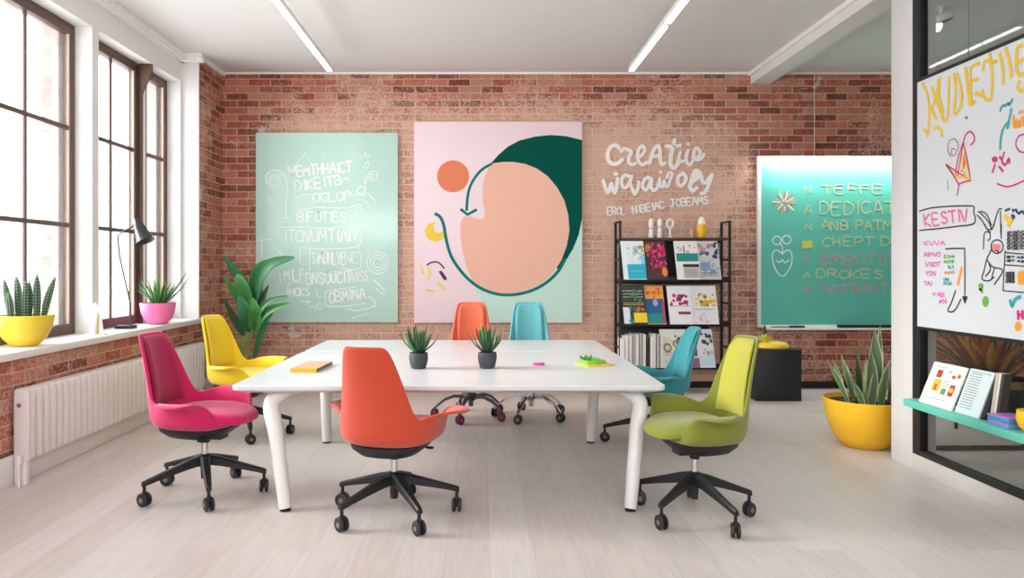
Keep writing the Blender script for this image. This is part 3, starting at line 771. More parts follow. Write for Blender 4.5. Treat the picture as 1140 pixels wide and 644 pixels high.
b.m(nc).box(bx, bx + .175, by + .035, by + .40, .022, .025, .001); b.build('cover', t, smooth=False, M=Matrix.Rotation(math.radians(-4), 4, 'Z'))
tag(MB().m(mat('eraser_magenta', (206, 70, 160), .5)).lathe([(0, 0), (.95, 0), (1.0, .2), (1.0, .8), (.93, 1), (0, 1)], 24).build('eraser', loc=(.405, 5.2, TT), M=Matrix.Diagonal((.042, .026, .016, 1))), 'small magenta eraser lying alone on the table', 'eraser')
t = thing('craft_sheet', 'square yellow craft sheet on the table under a green paper bow', 'paper sheet', (.80, 5.22, TT), math.radians(20))
MB().m(mat('craft_yellow', (228, 186, 40), .6)).box(-.105, .105, -.105, .105, 0, .008, .002).build('sheet', t)
gp = mat('green_paper', (122, 190, 64), .55, var=.2, scale=25); gp2 = mat('green_paper_dark', (70, 130, 40), .55)
bow = thing('paper_bow', 'crumpled green folded paper bow on the yellow sheet', 'paper bow', (.80, 5.23, TT + .0085), math.radians(20))
b = MB().m(gp); vs = []; nx, ny_ = 14, 10; random.seed(11)
for j in range(ny_ + 1):
    for i in range(nx + 1):
        a, c = i / nx, j / ny_; x = lerp(-.095, .10, a); y = lerp(-.075, .075, c) * (1 - .75 * max(0, a - .45) / .55)
        z = .034 * math.sin(math.pi * c) ** .7 * (math.sin(math.pi * min(1, a * .9 + .1)) ** .6) * (1 + .25 * math.sin(a * 19 + c * 5)) + .001 + random.uniform(0, .003)
        vs.append((x, y, z if 0 < j < ny_ and 0 < i < nx else .0005))
b.add(vs, [(j * (nx + 1) + i, j * (nx + 1) + i + 1, (j + 1) * (nx + 1) + i + 1, (j + 1) * (nx + 1) + i) for j in range(ny_) for i in range(nx)]); b.build('folded_sheet', bow, angle=80)
b = MB().m(gp2)
for k, (x, y) in enumerate(((-.06, -.02), (-.035, .02), (-.075, .02))): b.tube([(x + .022 * math.cos(a), y + .016 * math.sin(a), .042 + .012 * math.cos(a * 2)) for a in [q * .63 for q in range(11)]], .006, 6)
b.build('loop', bow)

# ================================================================== writing helpers
GL = {
'A': [[(0, 0), (.3, 1), (.6, 0)], [(.12, .4), (.48, .4)]], 'B': [[(0, 0), (0, 1), (.4, .95), (.5, .75), (.38, .55), (0, .52)], [(.38, .52), (.56, .28), (.4, .02), (0, 0)]],
'C': [[(.55, .85), (.3, 1), (.05, .75), (.02, .3), (.25, 0), (.55, .15)]], 'D': [[(0, 0), (0, 1), (.35, .93), (.56, .5), (.35, .05), (0, 0)]],
'E': [[(.5, 1), (0, 1), (0, 0), (.5, 0)], [(0, .52), (.42, .52)]], 'F': [[(.5, 1), (0, 1), (0, 0)], [(0, .55), (.4, .55)]],
'G': [[(.52, .85), (.3, 1), (.05, .75), (.03, .25), (.3, 0), (.55, .2), (.55, .45), (.33, .45)]], 'H': [[(0, 0), (0, 1)], [(.5, 0), (.5, 1)], [(0, .5), (.5, .5)]],
'I': [[(.15, 0), (.15, 1)]], 'J': [[(.1, 1), (.5, 1)], [(.35, 1), (.35, .2), (.2, 0), (0, .15)]], 'K': [[(0, 0), (0, 1)], [(.5, 1), (.02, .45), (.52, 0)]],
'L': [[(0, 1), (0, 0), (.45, 0)]], 'M': [[(0, 0), (.08, 1), (.33, .35), (.58, 1), (.66, 0)]], 'N': [[(0, 0), (0, 1), (.5, 0), (.5, 1)]],
'O': [[(.3, 1), (.04, .75), (.04, .25), (.3, 0), (.56, .25), (.56, .75), (.3, 1)]], 'P': [[(0, 0), (0, 1), (.42, .95), (.5, .72), (.38, .5), (0, .48)]],
'R': [[(0, 0), (0, 1), (.42, .95), (.5, .72), (.38, .52), (0, .5)], [(.2, .5), (.55, 0)]], 'S': [[(.5, .85), (.28, 1), (.05, .8), (.15, .58), (.42, .42), (.5, .2), (.28, 0), (.02, .15)]],
'T': [[(0, 1), (.6, 1)], [(.3, 1), (.3, 0)]], 'U': [[(0, 1), (.02, .25), (.27, 0), (.5, .25), (.52, 1)]], 'V': [[(0, 1), (.28, 0), (.55, 1)]],
'W': [[(0, 1), (.15, 0), (.35, .65), (.55, 0), (.7, 1)]], 'X': [[(0, 0), (.5, 1)], [(0, 1), (.5, 0)]], 'Y': [[(0, 1), (.28, .5), (.55, 1)], [(.28, .5), (.26, 0)]],
'Z': [[(0, 1), (.5, 1), (0, 0), (.5, 0)]], "'": [[(.1, 1), (.08, .75)]], '-': [[(.05, .5), (.4, .5)]], '~': [[(0, .45), (.15, .6), (.35, .4), (.5, .55)]],
'(': [[(.3, 1.1), (.08, .8), (.05, .3), (.25, -.1)]], ')': [[(.05, 1.1), (.28, .8), (.3, .3), (.1, -.1)]], '.': [[(.1, 0), (.16, .06)]]}
def text_strokes(txt, x0, y0, x1, y1, h, rnd=.04, slant=0):
    """strokes in picture-style coordinates (y down) with baseline from (x0,y0) to (x1,y1)"""
    ws = [{'I': .35, "'": .3, ' ': .4, 'M': .85, 'W': .9, '.': .3, '(': .45, ')': .45}.get(c, .72) for c in txt]
    tot = sum(ws) - .12; out = []; acc = 0; W = math.hypot(x1 - x0, y1 - y0); sc = W / tot; dx, dy = (x1 - x0) / W, (y1 - y0) / W
    for c, w in zip(txt, ws):
        for s_ in GL.get(c, []):
            jx, jy = random.uniform(-rnd, rnd), random.uniform(-rnd, rnd)
            p = []
            for a, q in s_:
                a2 = (a + acc + jx * .6 + random.uniform(-rnd, rnd) * .5) * sc + slant * q * h; q2 = (q + jy + random.uniform(-rnd, rnd) * .6) * h
                p.append((x0 + a2 * dx + q2 * dy, y0 + a2 * dy - q2 * dx))
            out.append(p)
        acc += w
    return out
RC = [0]
def ribbon(b, pts, w, mp, nor, d, smooth=True, taper=False):
    """thin raised mark on a flat surface: pts 2-D, mp maps to 3-D, nor the surface normal"""
    RC[0] += 1; d += (RC[0] % 9) * .00022
    if smooth and len(pts) > 2: pts = catmull(pts, 4)
    P = [Vector(mp(*p)) for p in pts]; n = len(P); nor = Vector(nor); rows = []
    for i, p in enumerate(P):
        t_ = P[min(i + 1, n - 1)] - P[max(i - 1, 0)]
        if t_.length < 1e-6: t_ = Vector((0, 0, 1))
        s_ = t_.normalized().cross(nor).normalized(); k = w * .5
        if taper: k *= .35 + .65 * math.sin(math.pi * (i + .5) / n)
        rows.append((p - s_ * k + nor * d, p + s_ * k + nor * d))
    e0 = (P[0] - P[min(1, n - 1)]).normalized() * w * .3; e1 = (P[-1] - P[max(n - 2, 0)]).normalized() * w * .3
    rows[0] = tuple(q + e0 for q in rows[0]); rows[-1] = tuple(q + e1 for q in rows[-1])
    b.add([q for r_ in rows for q in r_], [(2 * i, 2 * i + 1, 2 * i + 3, 2 * i + 2) for i in range(n - 1)])
def polyflat(b, pts, mp, nor, d):
    nor = Vector(nor); b.add([Vector(mp(*p)) + nor * d for p in pts], [tuple(range(len(pts)))])
def circ(cx, cy, rx, ry=None, n=36, a0=0, a1=360):
    ry = ry or rx; return [(cx + rx * math.cos(math.radians(a0 + (a1 - a0) * k / n)), cy + ry * math.sin(math.radians(a0 + (a1 - a0) * k / n))) for k in range(n if a1 - a0 == 360 else n + 1)]
def ring(cx, cy, rx, ry=None, n=18, turns=1, a0=0):
    ry = ry or rx; return [(cx + rx * math.cos(a0 + 2 * math.pi * k / n * turns), cy + ry * math.sin(a0 + 2 * math.pi * k / n * turns)) for k in range(n + 1)]
def wall_map(Y, ox=0, oy=0, oz=0):
    return lambda px, py: ((px - CX) * Y / F - ox, Y - oy, CH + (CY - py) * Y / F - oz)
NB = (0, -1, 0)

# ================================================================== mint glass board
mint = mat('mint_glass', (192, 228, 216), .22, var=.015, spec=.6)
ox, oz = -1.81, .766
t = thing('glass_board', 'mint green glass writing board covered in faint white lettering, nearest the windows', 'writing board', (ox, 8.66, oz))
mp = wall_map(8.655, ox, 8.66, oz)
x0, _, z1 = mp(285, 148); x1, _, z0 = mp(443, 359)
MB().m(mint).box(x0, x1, -.015, .012, z0, z1, .002).build('panel', t)
b = MB().m(BLACKM)
for x in (x0 + .12, x1 - .12):
    for z in (z0 + .12, z1 - .12): b.box(x - .02, x + .02, .012, .0299, z - .02, z + .02)
b.build('wall_bracket', t, smooth=False)
chalk = mat('white_marker', (242, 248, 246), .7, var=.02)
m2 = wall_map(8.645, ox, 8.66, oz)
mm = lambda x, y: m2(280 + x / 5.365, 140 + y / 5.365)       # traced in an enlarged view of the upper half
ml = lambda x, y: m2(280 + x / 5.365, 250 + y / 5.365)       # and of the lower half
random.seed(21)
for txt, a, h, w in [("WEMTHHAICT", (225, 305, 600, 275), 62, .014), ("DIKEITB~", (265, 390, 590, 345), 58, .013), ("OCLOP", (370, 460, 600, 445), 55, .012), ("QCJ", (600, 400, 680, 420), 50, .01), ("BIFOTIES", (275, 575, 565, 575), 58, .012)]:
    b = MB().m(chalk)
    for s_ in text_strokes(txt, *a, h): ribbon(b, s_, w * 1.6, mm, NB, .0015)
    b.build('writing', t, smooth=False)
b = MB().m(chalk)
for p in [[(262, 365), (258, 430), (262, 500), (400, 488), (560, 492), (640, 470)], [(262, 430), (330, 412), (420, 405)], ring(135, 335, 22, 25), ring(135, 335, 36, 40), [(90, 350), (85, 300), (120, 268), (170, 270), (205, 310), (215, 400), (205, 440)], [(205, 440), (208, 560)],
          [(270, 225), (325, 160)], [(335, 185), (350, 215)], [(430, 165), (435, 195), (450, 190)], ring(725, 300, 28), ring(722, 300, 12), [(650, 180), (665, 195)], [(680, 160), (685, 190)], [(710, 175), (695, 195)], [(665, 250), (690, 215), (700, 240), (675, 270)], [(670, 300), (680, 350), (690, 300)],
          [(85, 440), (130, 490)], [(100, 425), (150, 480)], [(125, 410), (160, 450)], [(650, 470), (670, 520)], [(680, 450), (720, 500)], [(690, 400), (740, 450)], [(610, 530), (640, 560)], ring(625, 520, 15), [(90, 610), (130, 570), (190, 550), (240, 560)], [(570, 380), (600, 420), (640, 400)], [(600, 480), (640, 470)]]:
    ribbon(b, p, .012, mm, NB, .0015)
b.build('doodle', t, smooth=False)
for txt, a, h, w in [("ITCNUMTIAIY", (195, 105, 640, 100), 70, .012), ("SIMBHLYE", (365, 235, 560, 235), 68, .010), ("NE", (565, 230, 640, 225), 60, .008), ("MILF", (195, 335, 320, 330), 60, .010), ("BNSOUCIT", (330, 360, 600, 345), 68, .012), ("AIISS", (590, 345, 700, 340), 60, .007), ("HOKS", (230, 430, 350, 425), 48, .010), ("OBMINA", (468, 468, 680, 440), 62, .011)]:
    b = MB().m(chalk)
    for s_ in text_strokes(txt, *a, h): ribbon(b, s_, w * 1.6, ml, NB, .0015)
    b.build('writing', t, smooth=False)
b = MB().m(chalk)
for p in [[(175, 90), (165, 40), (200, 15), (430, 22), (600, 8), (650, 15), (655, 90), (620, 135), (430, 148), (300, 140), (290, 160)], [(350, 150), (345, 280)], [(290, 165), (295, 230), (330, 240)], [(445, 400), (520, 388), (620, 375)], [(445, 400), (442, 440), (455, 490), (600, 485), (680, 470)], ring(755, 230, 28), ring(755, 230, 46), ring(755, 230, 64, 66),
          [(170, 290), (175, 350)], [(385, 390), (395, 430), (415, 435)], ring(408, 490, 18), [(290, 460), (350, 465), (330, 455)], [(350, 465), (330, 480)], [(560, 505), (640, 515), (740, 490)], [(600, 560), (700, 530)], [(730, 330), (800, 400)], [(740, 380), (790, 420)], [(345, 500), (370, 490), (380, 510)],
          [(740, 30), (750, 70), (780, 60)], [(690, 60), (720, 75)], [(215, 420), (225, 350), (300, 345)], [(690, 130), (700, 180)], [(45, 95), (120, 90)], [(60, 100), (62, 180)], [(130, 130), (180, 180)], [(640, 120), (650, 260), (540, 262)], [(700, 430), (740, 470), (720, 495)]]:
    ribbon(b, p, .012, ml, NB, .0015)
b.build('doodle', t, smooth=False)

# ================================================================== abstract canvas
ox, oz = .195, .776
t = thing('canvas_print', 'large abstract canvas of peach blob, dark green arc and orange dot on pink', 'wall art', (ox, 8.66, oz))
mp = wall_map(8.65, ox, 8.66, oz); x0, _, z1 = mp(461, 136); x1, _, z0 = mp(648, 359.5)
pk = mat('canvas_pink', (238, 214, 220), .75, var=.02, bump=.1, bscale=600)
MB().m(pk).box(x0, x1, -.03, .0299, z0, z1, .003).build('canvas', t)
m3 = wall_map(8.63, ox, 8.66, oz)
mc = lambda x, y: m3(450 + x / 2.3, 120 + y / 2.3)
def layer(name, col, pts, d, sm=True):
    m = mat('paint_' + name, col, .8, var=.03, scale=8, spec=.1); b = MB().m(m); polyflat(b, catmull(pts + [pts[0]], 6)[:-1] if sm else pts, mc, NB, d); return b.build(name, t, smooth=False)
layer('mint_shape', (196, 226, 214), [(455.5, 275), (455.5, 550), (215, 550), (196, 500), (180, 455), (300, 440), (420, 330)], .0006, False)
layer('dark_green_shape', (0, 80, 68), [(222, 143), (240, 122), (265, 100), (295, 84), (335, 74), (375, 70), (415, 73), (455.5, 83), (455.5, 283), (447, 325), (432, 362), (412, 395), (395, 415), (380, 400), (360, 300), (300, 180)], .0012, False)
layer('peach_shape', (236, 184, 164), [(229, 142), (252, 139), (280, 139), (310, 144), (340, 156), (368, 176), (392, 205), (410, 238), (420, 275), (423, 315), (416, 355), (402, 392), (380, 425), (350, 452), (315, 470), (280, 479), (245, 480), (215, 474), (188, 458), (172, 438), (160, 410), (150, 370), (144, 330), (144, 300), (148, 284), (158, 276), (175, 281), (192, 286), (204, 283), (207, 272), (201, 240), (200, 205), (206, 178), (216, 156)], .0018, False)
layer('orange_disc', (224, 132, 96), circ(125, 176, 41), .0012, False)
cr = circ(80, 317, 27, n=24, a0=-25, a1=255) + circ(92, 300, 20, n=16, a0=-150, a1=45)[::-1]
layer('yellow_crescent', (236, 204, 76), [(80, 291), (62, 298), (53, 312), (55, 328), (66, 340), (82, 344), (98, 338), (106, 322), (104, 308), (98, 318), (88, 322), (78, 316), (74, 305)], .0012, False)
teal = mat('paint_teal_line', (10, 122, 114), .7, spec=.1)
b = MB().m(teal)
ribbon(b, [(80, 272), (92, 280), (101, 300), (108, 340), (120, 380), (140, 412), (165, 440), (195, 462), (228, 475), (262, 480), (300, 476), (335, 465), (368, 445), (395, 418), (412, 388)], .036, mc, NB, .0024)
ribbon(b, [(222, 145), (200, 158), (182, 178), (168, 204), (162, 232), (160, 262)], .032, mc, NB, .0024); ribbon(b, [(146, 261), (162, 274), (184, 262)], .034, mc, NB, .0026, False)
b.build('line_with_arrow', t, smooth=False)
b = MB().m(mat('paint_plum', (74, 44, 92), .7)); ribbon(b, [(58, 403), (72, 396), (88, 397), (102, 411)], .018, mc, NB, .0012); polyflat(b, [(88, 419), (96, 418), (109, 436), (108, 443), (100, 440)], mc, NB, .0012); b.build('plum_dashes', t, smooth=False)
b = MB().m(mat('paint_straw', (236, 214, 120), .7))
for p in ([(62, 409), (66, 425), (60, 440)], [(44, 405), (48, 425)], [(88, 448), (97, 460), (105, 468)], [(57, 468), (75, 471)]): ribbon(b, p, .028, mc, NB, .0012)
b.build('straw_dashes', t, smooth=False)

# ================================================================== lettering painted on the brick
t = thing('wall_lettering', 'raised white brush-script lettering on the brick above the bookcase', 'lettering', (2.05, YB, 2.0))
lw = mat('white_lettering', (240, 236, 232), .5, var=.01)
m4 = wall_map(YB - .002, 2.05, YB, 2.0); ms = lambda x, y: m4(665 + x / 5.364, 145 + y / 5.364)
def fat(b, pts, w, mp_, d=.014, sm=True):
    if sm and len(pts) > 2: pts = catmull(pts, 5)
    P = [Vector(mp_(*p)) for p in pts]; n = len(P); nor = Vector(NB); k = 12; r_ = w * .5
    for i, c in enumerate(P):
        RC[0] += 1; dd = d + (RC[0] % 11) * .0002
        if n > 2 or i in (0, n - 1):
            b.add([c + Vector((r_ * math.cos(2 * math.pi * q / k), 0, r_ * math.sin(2 * math.pi * q / k))) for q in range(k)] + [c + nor * dd + Vector((r_ * math.cos(2 * math.pi * q / k), 0, r_ * math.sin(2 * math.pi * q / k))) for q in range(k)],
                  [(q, (q + 1) % k, k + (q + 1) % k, k + q) for q in range(k)] + [tuple(range(k, 2 * k))])
        if i < n - 1:
            t_ = P[i + 1] - c
            if t_.length < 1e-6: continue
            s_ = t_.normalized().cross(nor).normalized() * r_; e = P[i + 1]; dd += .0001
            b.add([c - s_, c - s_ + nor * dd, c + s_ + nor * dd, c + s_, e - s_, e - s_ + nor * dd, e + s_ + nor * dd, e + s_], [(0, 1, 5, 4), (1, 2, 6, 5), (2, 3, 7, 6)])
LET = [
 ("C", .062, [[(128, 108), (112, 92), (88, 95), (68, 118), (60, 152), (68, 185), (92, 203), (122, 198), (146, 178)]]),
 ("r", .052, [[(142, 128), (160, 112), (182, 118), (202, 130), (190, 158), (186, 185), (200, 207), (226, 200)]]),
 ("e", .050, [[(238, 165), (262, 152), (282, 122), (268, 96), (248, 112), (240, 150), (246, 188), (268, 207), (296, 192)]]),
 ("A", .054, [[(312, 200), (322, 155), (342, 108), (362, 94), (372, 120), (374, 170), (382, 205), (402, 198)], [(322, 160), (368, 152)]]),
 ("t", .060, [[(460, 60), (450, 105), (438, 160), (436, 205), (452, 226), (474, 210), (484, 185)], [(412, 96), (445, 100), (492, 92)]]),
 ("i", .045, [[(494, 132), (486, 165), (496, 190), (512, 184)]]),
 ("i", .048, [[(541, 122), (530, 155), (532, 192), (550, 208), (568, 186)], [(541, 84), (543, 86)]]),
 ("e", .050, [[(572, 165), (602, 160), (612, 130), (590, 108), (574, 140), (580, 172), (604, 178), (628, 160), (634, 145)]]),
 ("w", .055, [[(34, 305), (48, 345), (62, 374), (74, 345), (82, 322), (92, 358), (104, 374), (116, 330), (120, 290)], [(104, 262), (114, 262)]]),
 ("a", .052, [[(192, 280), (166, 268), (146, 292), (146, 328), (165, 346), (188, 322), (200, 284)], [(204, 275), (196, 320), (206, 350), (222, 382), (240, 352), (246, 310)]]),
 ("a", .052, [[(318, 292), (298, 284), (276, 305), (268, 338), (286, 358), (306, 336), (322, 295), (320, 338), (334, 362), (356, 345), (370, 300)]]),
 ("w", .042, [[(372, 290), (374, 330), (388, 340), (398, 300), (404, 335), (420, 335), (432, 300), (446, 262), (426, 258), (414, 285)], [(374, 250), (380, 252)]]),
 ("o", .052, [[(510, 258), (484, 276), (478, 312), (494, 334), (518, 318), (528, 285), (510, 258)]]),
 ("l", .056, [[(548, 335), (572, 300), (600, 250), (580, 245), (562, 290), (552, 335), (566, 364), (592, 345)]]),
 ("e", .046, [[(582, 302), (606, 280), (612, 252), (592, 246)]]),
 ("y", .055, [[(618, 272), (624, 305), (642, 316), (662, 292), (682, 268), (664, 322), (642, 372), (620, 380)]])]
for nm, w, ss in LET:
    b = MB().m(lw)
    for s_ in ss: fat(b, s_, w * .76, ms)
    b.build('script_letter', t, smooth=False)
for txt, a, h, w in (("EROL", (62, 505, 168, 505), 42, .015), ("NIBEIAC", (215, 500, 402, 465), 42, .017), ("JOBEAMS", (438, 460, 665, 440), 45, .018)):
    b = MB().m(lw)
    for s_ in text_strokes(txt, *a, h, .03): fat(b, s_, w, ms, .012)
    b.build('small_lettering', t, smooth=False)

# ================================================================== green board at the right
ox, oz = 4.25, .747
t = thing('green_board', 'large teal green chalkboard with coloured chalk lettering, right of the bookcase', 'chalkboard', (ox, 8.66, oz))
mp = wall_map(8.65, ox, 8.66, oz); x0, _, z1 = mp(847, 177); z0 = mp(0, 362)[2]; x1 = 1.35
gb = mat('chalkboard_teal', (96, 190, 172), .5, var=.04, scale=2.5, spec=.4)
MB().m(gb).box(x0, x1, -.01, .02, z0, z1).build('panel', t, smooth=False)
b = MB().m(TRIMW).box(x0 - .04, x0, -.02, .028, z0 - .03, z1 + .035, .003).box(x1, x1 + .04, -.02, .028, z0 - .03, z1 + .035, .003).box(x0, x1, -.02, .028, z1, z1 + .035, .003).box(x0, x1, -.02, .028, z0 - .03, z0, .003)
b.build('frame', t)
MB().m(STEELW).box(x0 + .05, x1 - .05, -.10, -.02, z0 - .055, z0 - .03, .003).build('tray', t)
MB().m(STEELW).tube([((907 - CX) * 8.65 / F - ox, -.0, z1 + .03), ((907 - CX) * 8.65 / F - ox, 0, HC - oz)], .003, 6).build('cable', t)
m5 = wall_map(8.648, ox, 8.66, oz); mg = lambda x, y: m5(840 + x / 5.15, 165 + y / 5.15); mh = lambda x, y: m5(840 + x / 5.37, 280 + y / 5.37)
def cm(n, c): return mat('chalk_' + n, c, .85, var=.15, scale=60)
cY, cP, cO, cW, cA = cm('cream', (206, 206, 150)), cm('rose', (206, 150, 160)), cm('sand', (200, 190, 150)), cm('white', (226, 244, 240)), cm('pale_aqua', (150, 205, 190))
random.seed(31)
for lead, txt, yb, h, m_, mpp, xb in (("N", "TEFFE", 260, 48, cO, mg, 740), ("A", "DEDICATE", 378, 70, cY, mg, 880), ("N", "ANB PATMEN", 468, 50, cY, mg, 900), ("", "CHEPT D", 560, 48, cY, mg, 780), ("X", "BMBOTICS", 76, 58, cP, mh, 900), ("A", "DROKES", 160, 50, cY, mh, 770), ("NV", "AIFFBAST", 250, 50, cP, mh, 800)):
    b = MB().m(m_)
    for s_ in text_strokes(txt, 388 if txt[0] != 'D' else 374, yb, xb, yb, h, .08): ribbon(b, s_, .013, mpp, NB, .0015, True)
    for s_ in text_strokes(lead, 292, yb, 292 + 38 * len(lead) ** .4, yb, h * .75, .05) if lead else []: ribbon(b, s_, .010, mpp, NB, .0015, True)
    b.build('chalk_line', t, smooth=False)
b = MB().m(mat('yellow_label', (214, 210, 70), .7)); polyflat(b, [(272, 530), (295, 535), (330, 530), (332, 572), (275, 576)], mg, NB, .0015); b.build('yellow_mark', t, smooth=False)
b = MB()
for k in range(22):
    a = k * 2 * math.pi / 22 + random.uniform(-.1, .1); r0, r1 = random.uniform(8, 25), random.uniform(48, 72)
    b.m((cO, cm('coral', (214, 110, 90)), cW)[k % 3]); ribbon(b, [(172 + r0 * math.cos(a), 312 + r0 * math.sin(a)), (172 + r1 * math.cos(a + .1), 312 + r1 * math.sin(a + .1))], .012, mg, NB, .0015)
b.build('chalk_flower', t, smooth=False)
b = MB().m(cW)
for p in (ring(128, 530, 24, 24), ring(184, 525, 24, 24), [(150, 548), (160, 575), (158, 610)], [(158, 610), (130, 585), (105, 600), (104, 650), (125, 705), (160, 735), (195, 700), (214, 650), (210, 600), (185, 585), (158, 610)], [(125, 645), (145, 655), (158, 640), (175, 658), (198, 640)]): ribbon(b, p, .013, mg, NB, .0015)
b.build('chalk_heart', t, smooth=False)
# things on the tray
zt = .747 + (z0 - .03) + .001
MK = thing('board_marker', 'long black marker lying on the chalkboard tray at its left end', 'marker', (3.46 + .1, 8.6, zt), group='markers on the tray')
b = MB().m(BLACK).tube([(-.17, 0, .010), (.05, 0, .010)], .006, 10).tube([(.04, 0, .013), (.21, 0, .013)], .013, 12); b.build('barrel', MK)
MB().m(GREYHUB).tube([(-.19, 0, .010), (-.17, 0, .010)], .004, 8).build('tip', MK)
e = tag(MB().m(BLACK).box(-.33, .33, -.03, .03, 0, .035, .008).build('board_eraser', loc=(4.49, 8.6, zt)), 'long black board eraser lying on the chalkboard tray', 'board eraser')

# ================================================================== black box with yellow planter
t = thing('storage_box', 'matte black box cabinet on the floor below the left end of the chalkboard', 'box cabinet', (3.155, 7.81, 0))
b = MB().m(mat('matte_black_board', (30, 30, 32), .55)); b.box(-.24, .24, 0, .40, 0, .54, .004); b.build('body', t)
MB().m(BLACK).box(-.236, .236, .004, .396, .54, .546, .001).build('top', t)
t = thing('succulent_planter', 'low yellow dome planter holding a small yellow succulent, on the black box', 'planter', (3.17, 8.0, .547))
b = MB().m(YBOWL).lathe([(0, 0), (.95, 0), (1, .1), (.95, .45), (.8, .75), (.5, .95), (0, 1)], 36); b.build('dome', t, M=Matrix.Diagonal((.17, .11, .075, 1)))
b = MB(); yl = leafm('succulent_yellow', (222, 210, 80), .5, .15)
for i in range(20):
    az = i * 2.4; blade(b, (-.10 + math.cos(az) * .01, -.02 + math.sin(az) * .01, .06), az, .10, .045, .15 + 1.0 * i / 20, .1, .5, 5, yl, None)
b.build('succulent', t, angle=80)
b = MB().m(BLACK).lathe([(0, 0), (.032, 0), (.034, .01), (.034, .12), (.012, .17), (.010, .23), (0, .23)], 24)
tag(b.build('bottle', loc=(3.14, 8.16, .547)), 'slim black bottle behind the yellow succulent on the black box', 'bottle')

# ================================================================== bookcase
BX0, BX1, YF_, YR = 1.565, 2.80, 8.30, 8.60
t = thing('bookcase', 'black metal bookcase with dark wood shelves under the white wall lettering', 'bookcase', ((BX0 + BX1) / 2, 8.45, 0))
hx = (BX1 - BX0) / 2; dw = mat('dark_walnut', (82, 62, 54), .5, var=.25, scale=30)
SH = [.30, .785, 1.285, 1.757]
for sx in (-1, 1):
    b = MB().m(BLACKM)
    for y in (-.15, .13): b.box(sx * hx - .014, sx * hx + .014, y, y + .022, 0, 1.95, .002)
    for z in (.1, .5, 1.0, 1.5, 1.93): b.box(sx * hx - .011, sx * hx + .011, -.13, .132, z, z + .02, .002)
    b.build('side_frame', t)
for z in SH:
    MB().m(dw).box(-hx + .014, hx - .014, -.155, .15, z - .027, z + .0, .003).build('shelf', t)
b = MB().m(BLACKM)
for z in SH[:3]: b.box(-hx + .014, hx - .014, -.165, -.157, z - .03, z + .03, .002)
for z in SH: b.box(-hx + .014, hx - .014, .135, .15, z - .055, z - .029, .002)
b.build('rail', t)
b = MB().m(mat('dark_display_panel', (38, 32, 32), .7))
for z in SH[:3]: b.box(-hx + .05, hx - .16, .10, .112, z + .001, z + .43, .002)
b.build('display_back', t)

MC = [0]
def magazine(label, px0, px1, pt, pb, prints, shelf_z, cover=(236, 234, 230), skew=.03, y0=8.22, lean=.17, grp='magazines displayed on the bookcase', depth=.012):
    """a magazine leaning back on a shelf; prints in unit cover coordinates, v up"""
    yb_ = y0; w = (px1 - px0) * yb_ / F; xc = ((px0 + px1) / 2 - CX) * yb_ / F; h = CH + (CY - pt) * (yb_ + .03) / F - shelf_z
    MC[0] += 1; o = thing('magazine', label, 'magazine', (xc, yb_ - (MC[0] % 2) * .014, shelf_z), 0, grp)
    def P(u, v, d=0): return ((u - .5) * w - skew * v + (0), v * h * math.sin(lean) * .9 - d, v * h)
    b = MB().m(mat('cover_%d_%d_%d' % cover, cover, .4, var=.03))
    vs = [P(0, 0), P(1, 0), P(1, 1), P(0, 1)] + [tuple(Vector(q) + Vector((0, depth, .0))) for q in (P(0, 0), P(1, 0), P(1, 1), P(0, 1))]
    b.add(vs, [(0, 1, 2, 3), (4, 5, 6, 7), (0, 1, 5, 4), (1, 2, 6, 5), (2, 3, 7, 6), (3, 0, 4, 7)]); b.build('cover', o, smooth=False)
    b = MB()
    for k, pr in enumerate(prints):
        kind, col = pr[0], pr[-1]; b.m(mat('ink_%d_%d_%d' % col, col, .45, var=.08)); d = .0012 + k * .0004
        if kind == 'r': x0_, y0_, x1_, y1_ = pr[1:5]; b.add([P(x0_, y0_, d), P(x1_, y0_, d), P(x1_, y1_, d), P(x0_, y1_, d)], [(0, 1, 2, 3)])
        elif kind == 'e':
            cx, cy, rx, ry = pr[1:5]; pts = circ(cx, cy, rx, ry, 18); b.add([P(x_, y_, d) for x_, y_ in pts], [tuple(range(18))])
        elif kind == 'b':      # brushy blobs in an area
            x0_, y0_, x1_, y1_, n_ = pr[1:6]
            for _ in range(n_):
                cx, cy, r_ = random.uniform(x0_, x1_), random.uniform(y0_, y1_), random.uniform(.02, .06); a = random.uniform(0, 3.14)
                pts = [(cx + r_ * (1 + .5 * random.random()) * math.cos(q * .9 + a) * 1.2, cy + r_ * .8 * (1 + .5 * random.random()) * math.sin(q * .9 + a)) for q in range(7)]
                pts = [(min(.98, max(.02, x_)), min(.98, max(.02, y_))) for x_, y_ in pts]
                b.add([P(x_, y_, d) for x_, y_ in pts], [tuple(range(7))])
        elif kind == 't':      # lines of small print
            x0_, y0_, x1_, y1_, n_ = pr[1:6]
            for i in range(n_):
                yy = lerp(y0_, y1_, (i + .5) / n_); x_ = x0_
                while x_ < x1_ - .03:
                    l = random.uniform(.03, .1); b.add([P(x_, yy, d), P(min(x1_, x_ + l), yy, d), P(min(x1_, x_ + l), yy + .018, d), P(x_, yy + .018, d)], [(0, 1, 2, 3)]); x_ += l + .025
    b.build('cover_print', o, smooth=False)
    return o
random.seed(41)
gry = (120, 120, 124)
magazine('magazine with pale blue sketch above a cyan block, top shelf far left', 694.5, 720, 268.5, 307.5, [('b', .15, .5, .9, .85, 14, (160, 214, 220)), ('b', .6, .6, .95, .85, 8, (176, 156, 80)), ('r', .82, .3, 1, .6, (120, 210, 232)), ('r', .2, .02, 1, .4, (24, 178, 206)), ('t', .3, .18, .9, .24, 1, (120, 220, 235))], SH[2], (232, 238, 238))
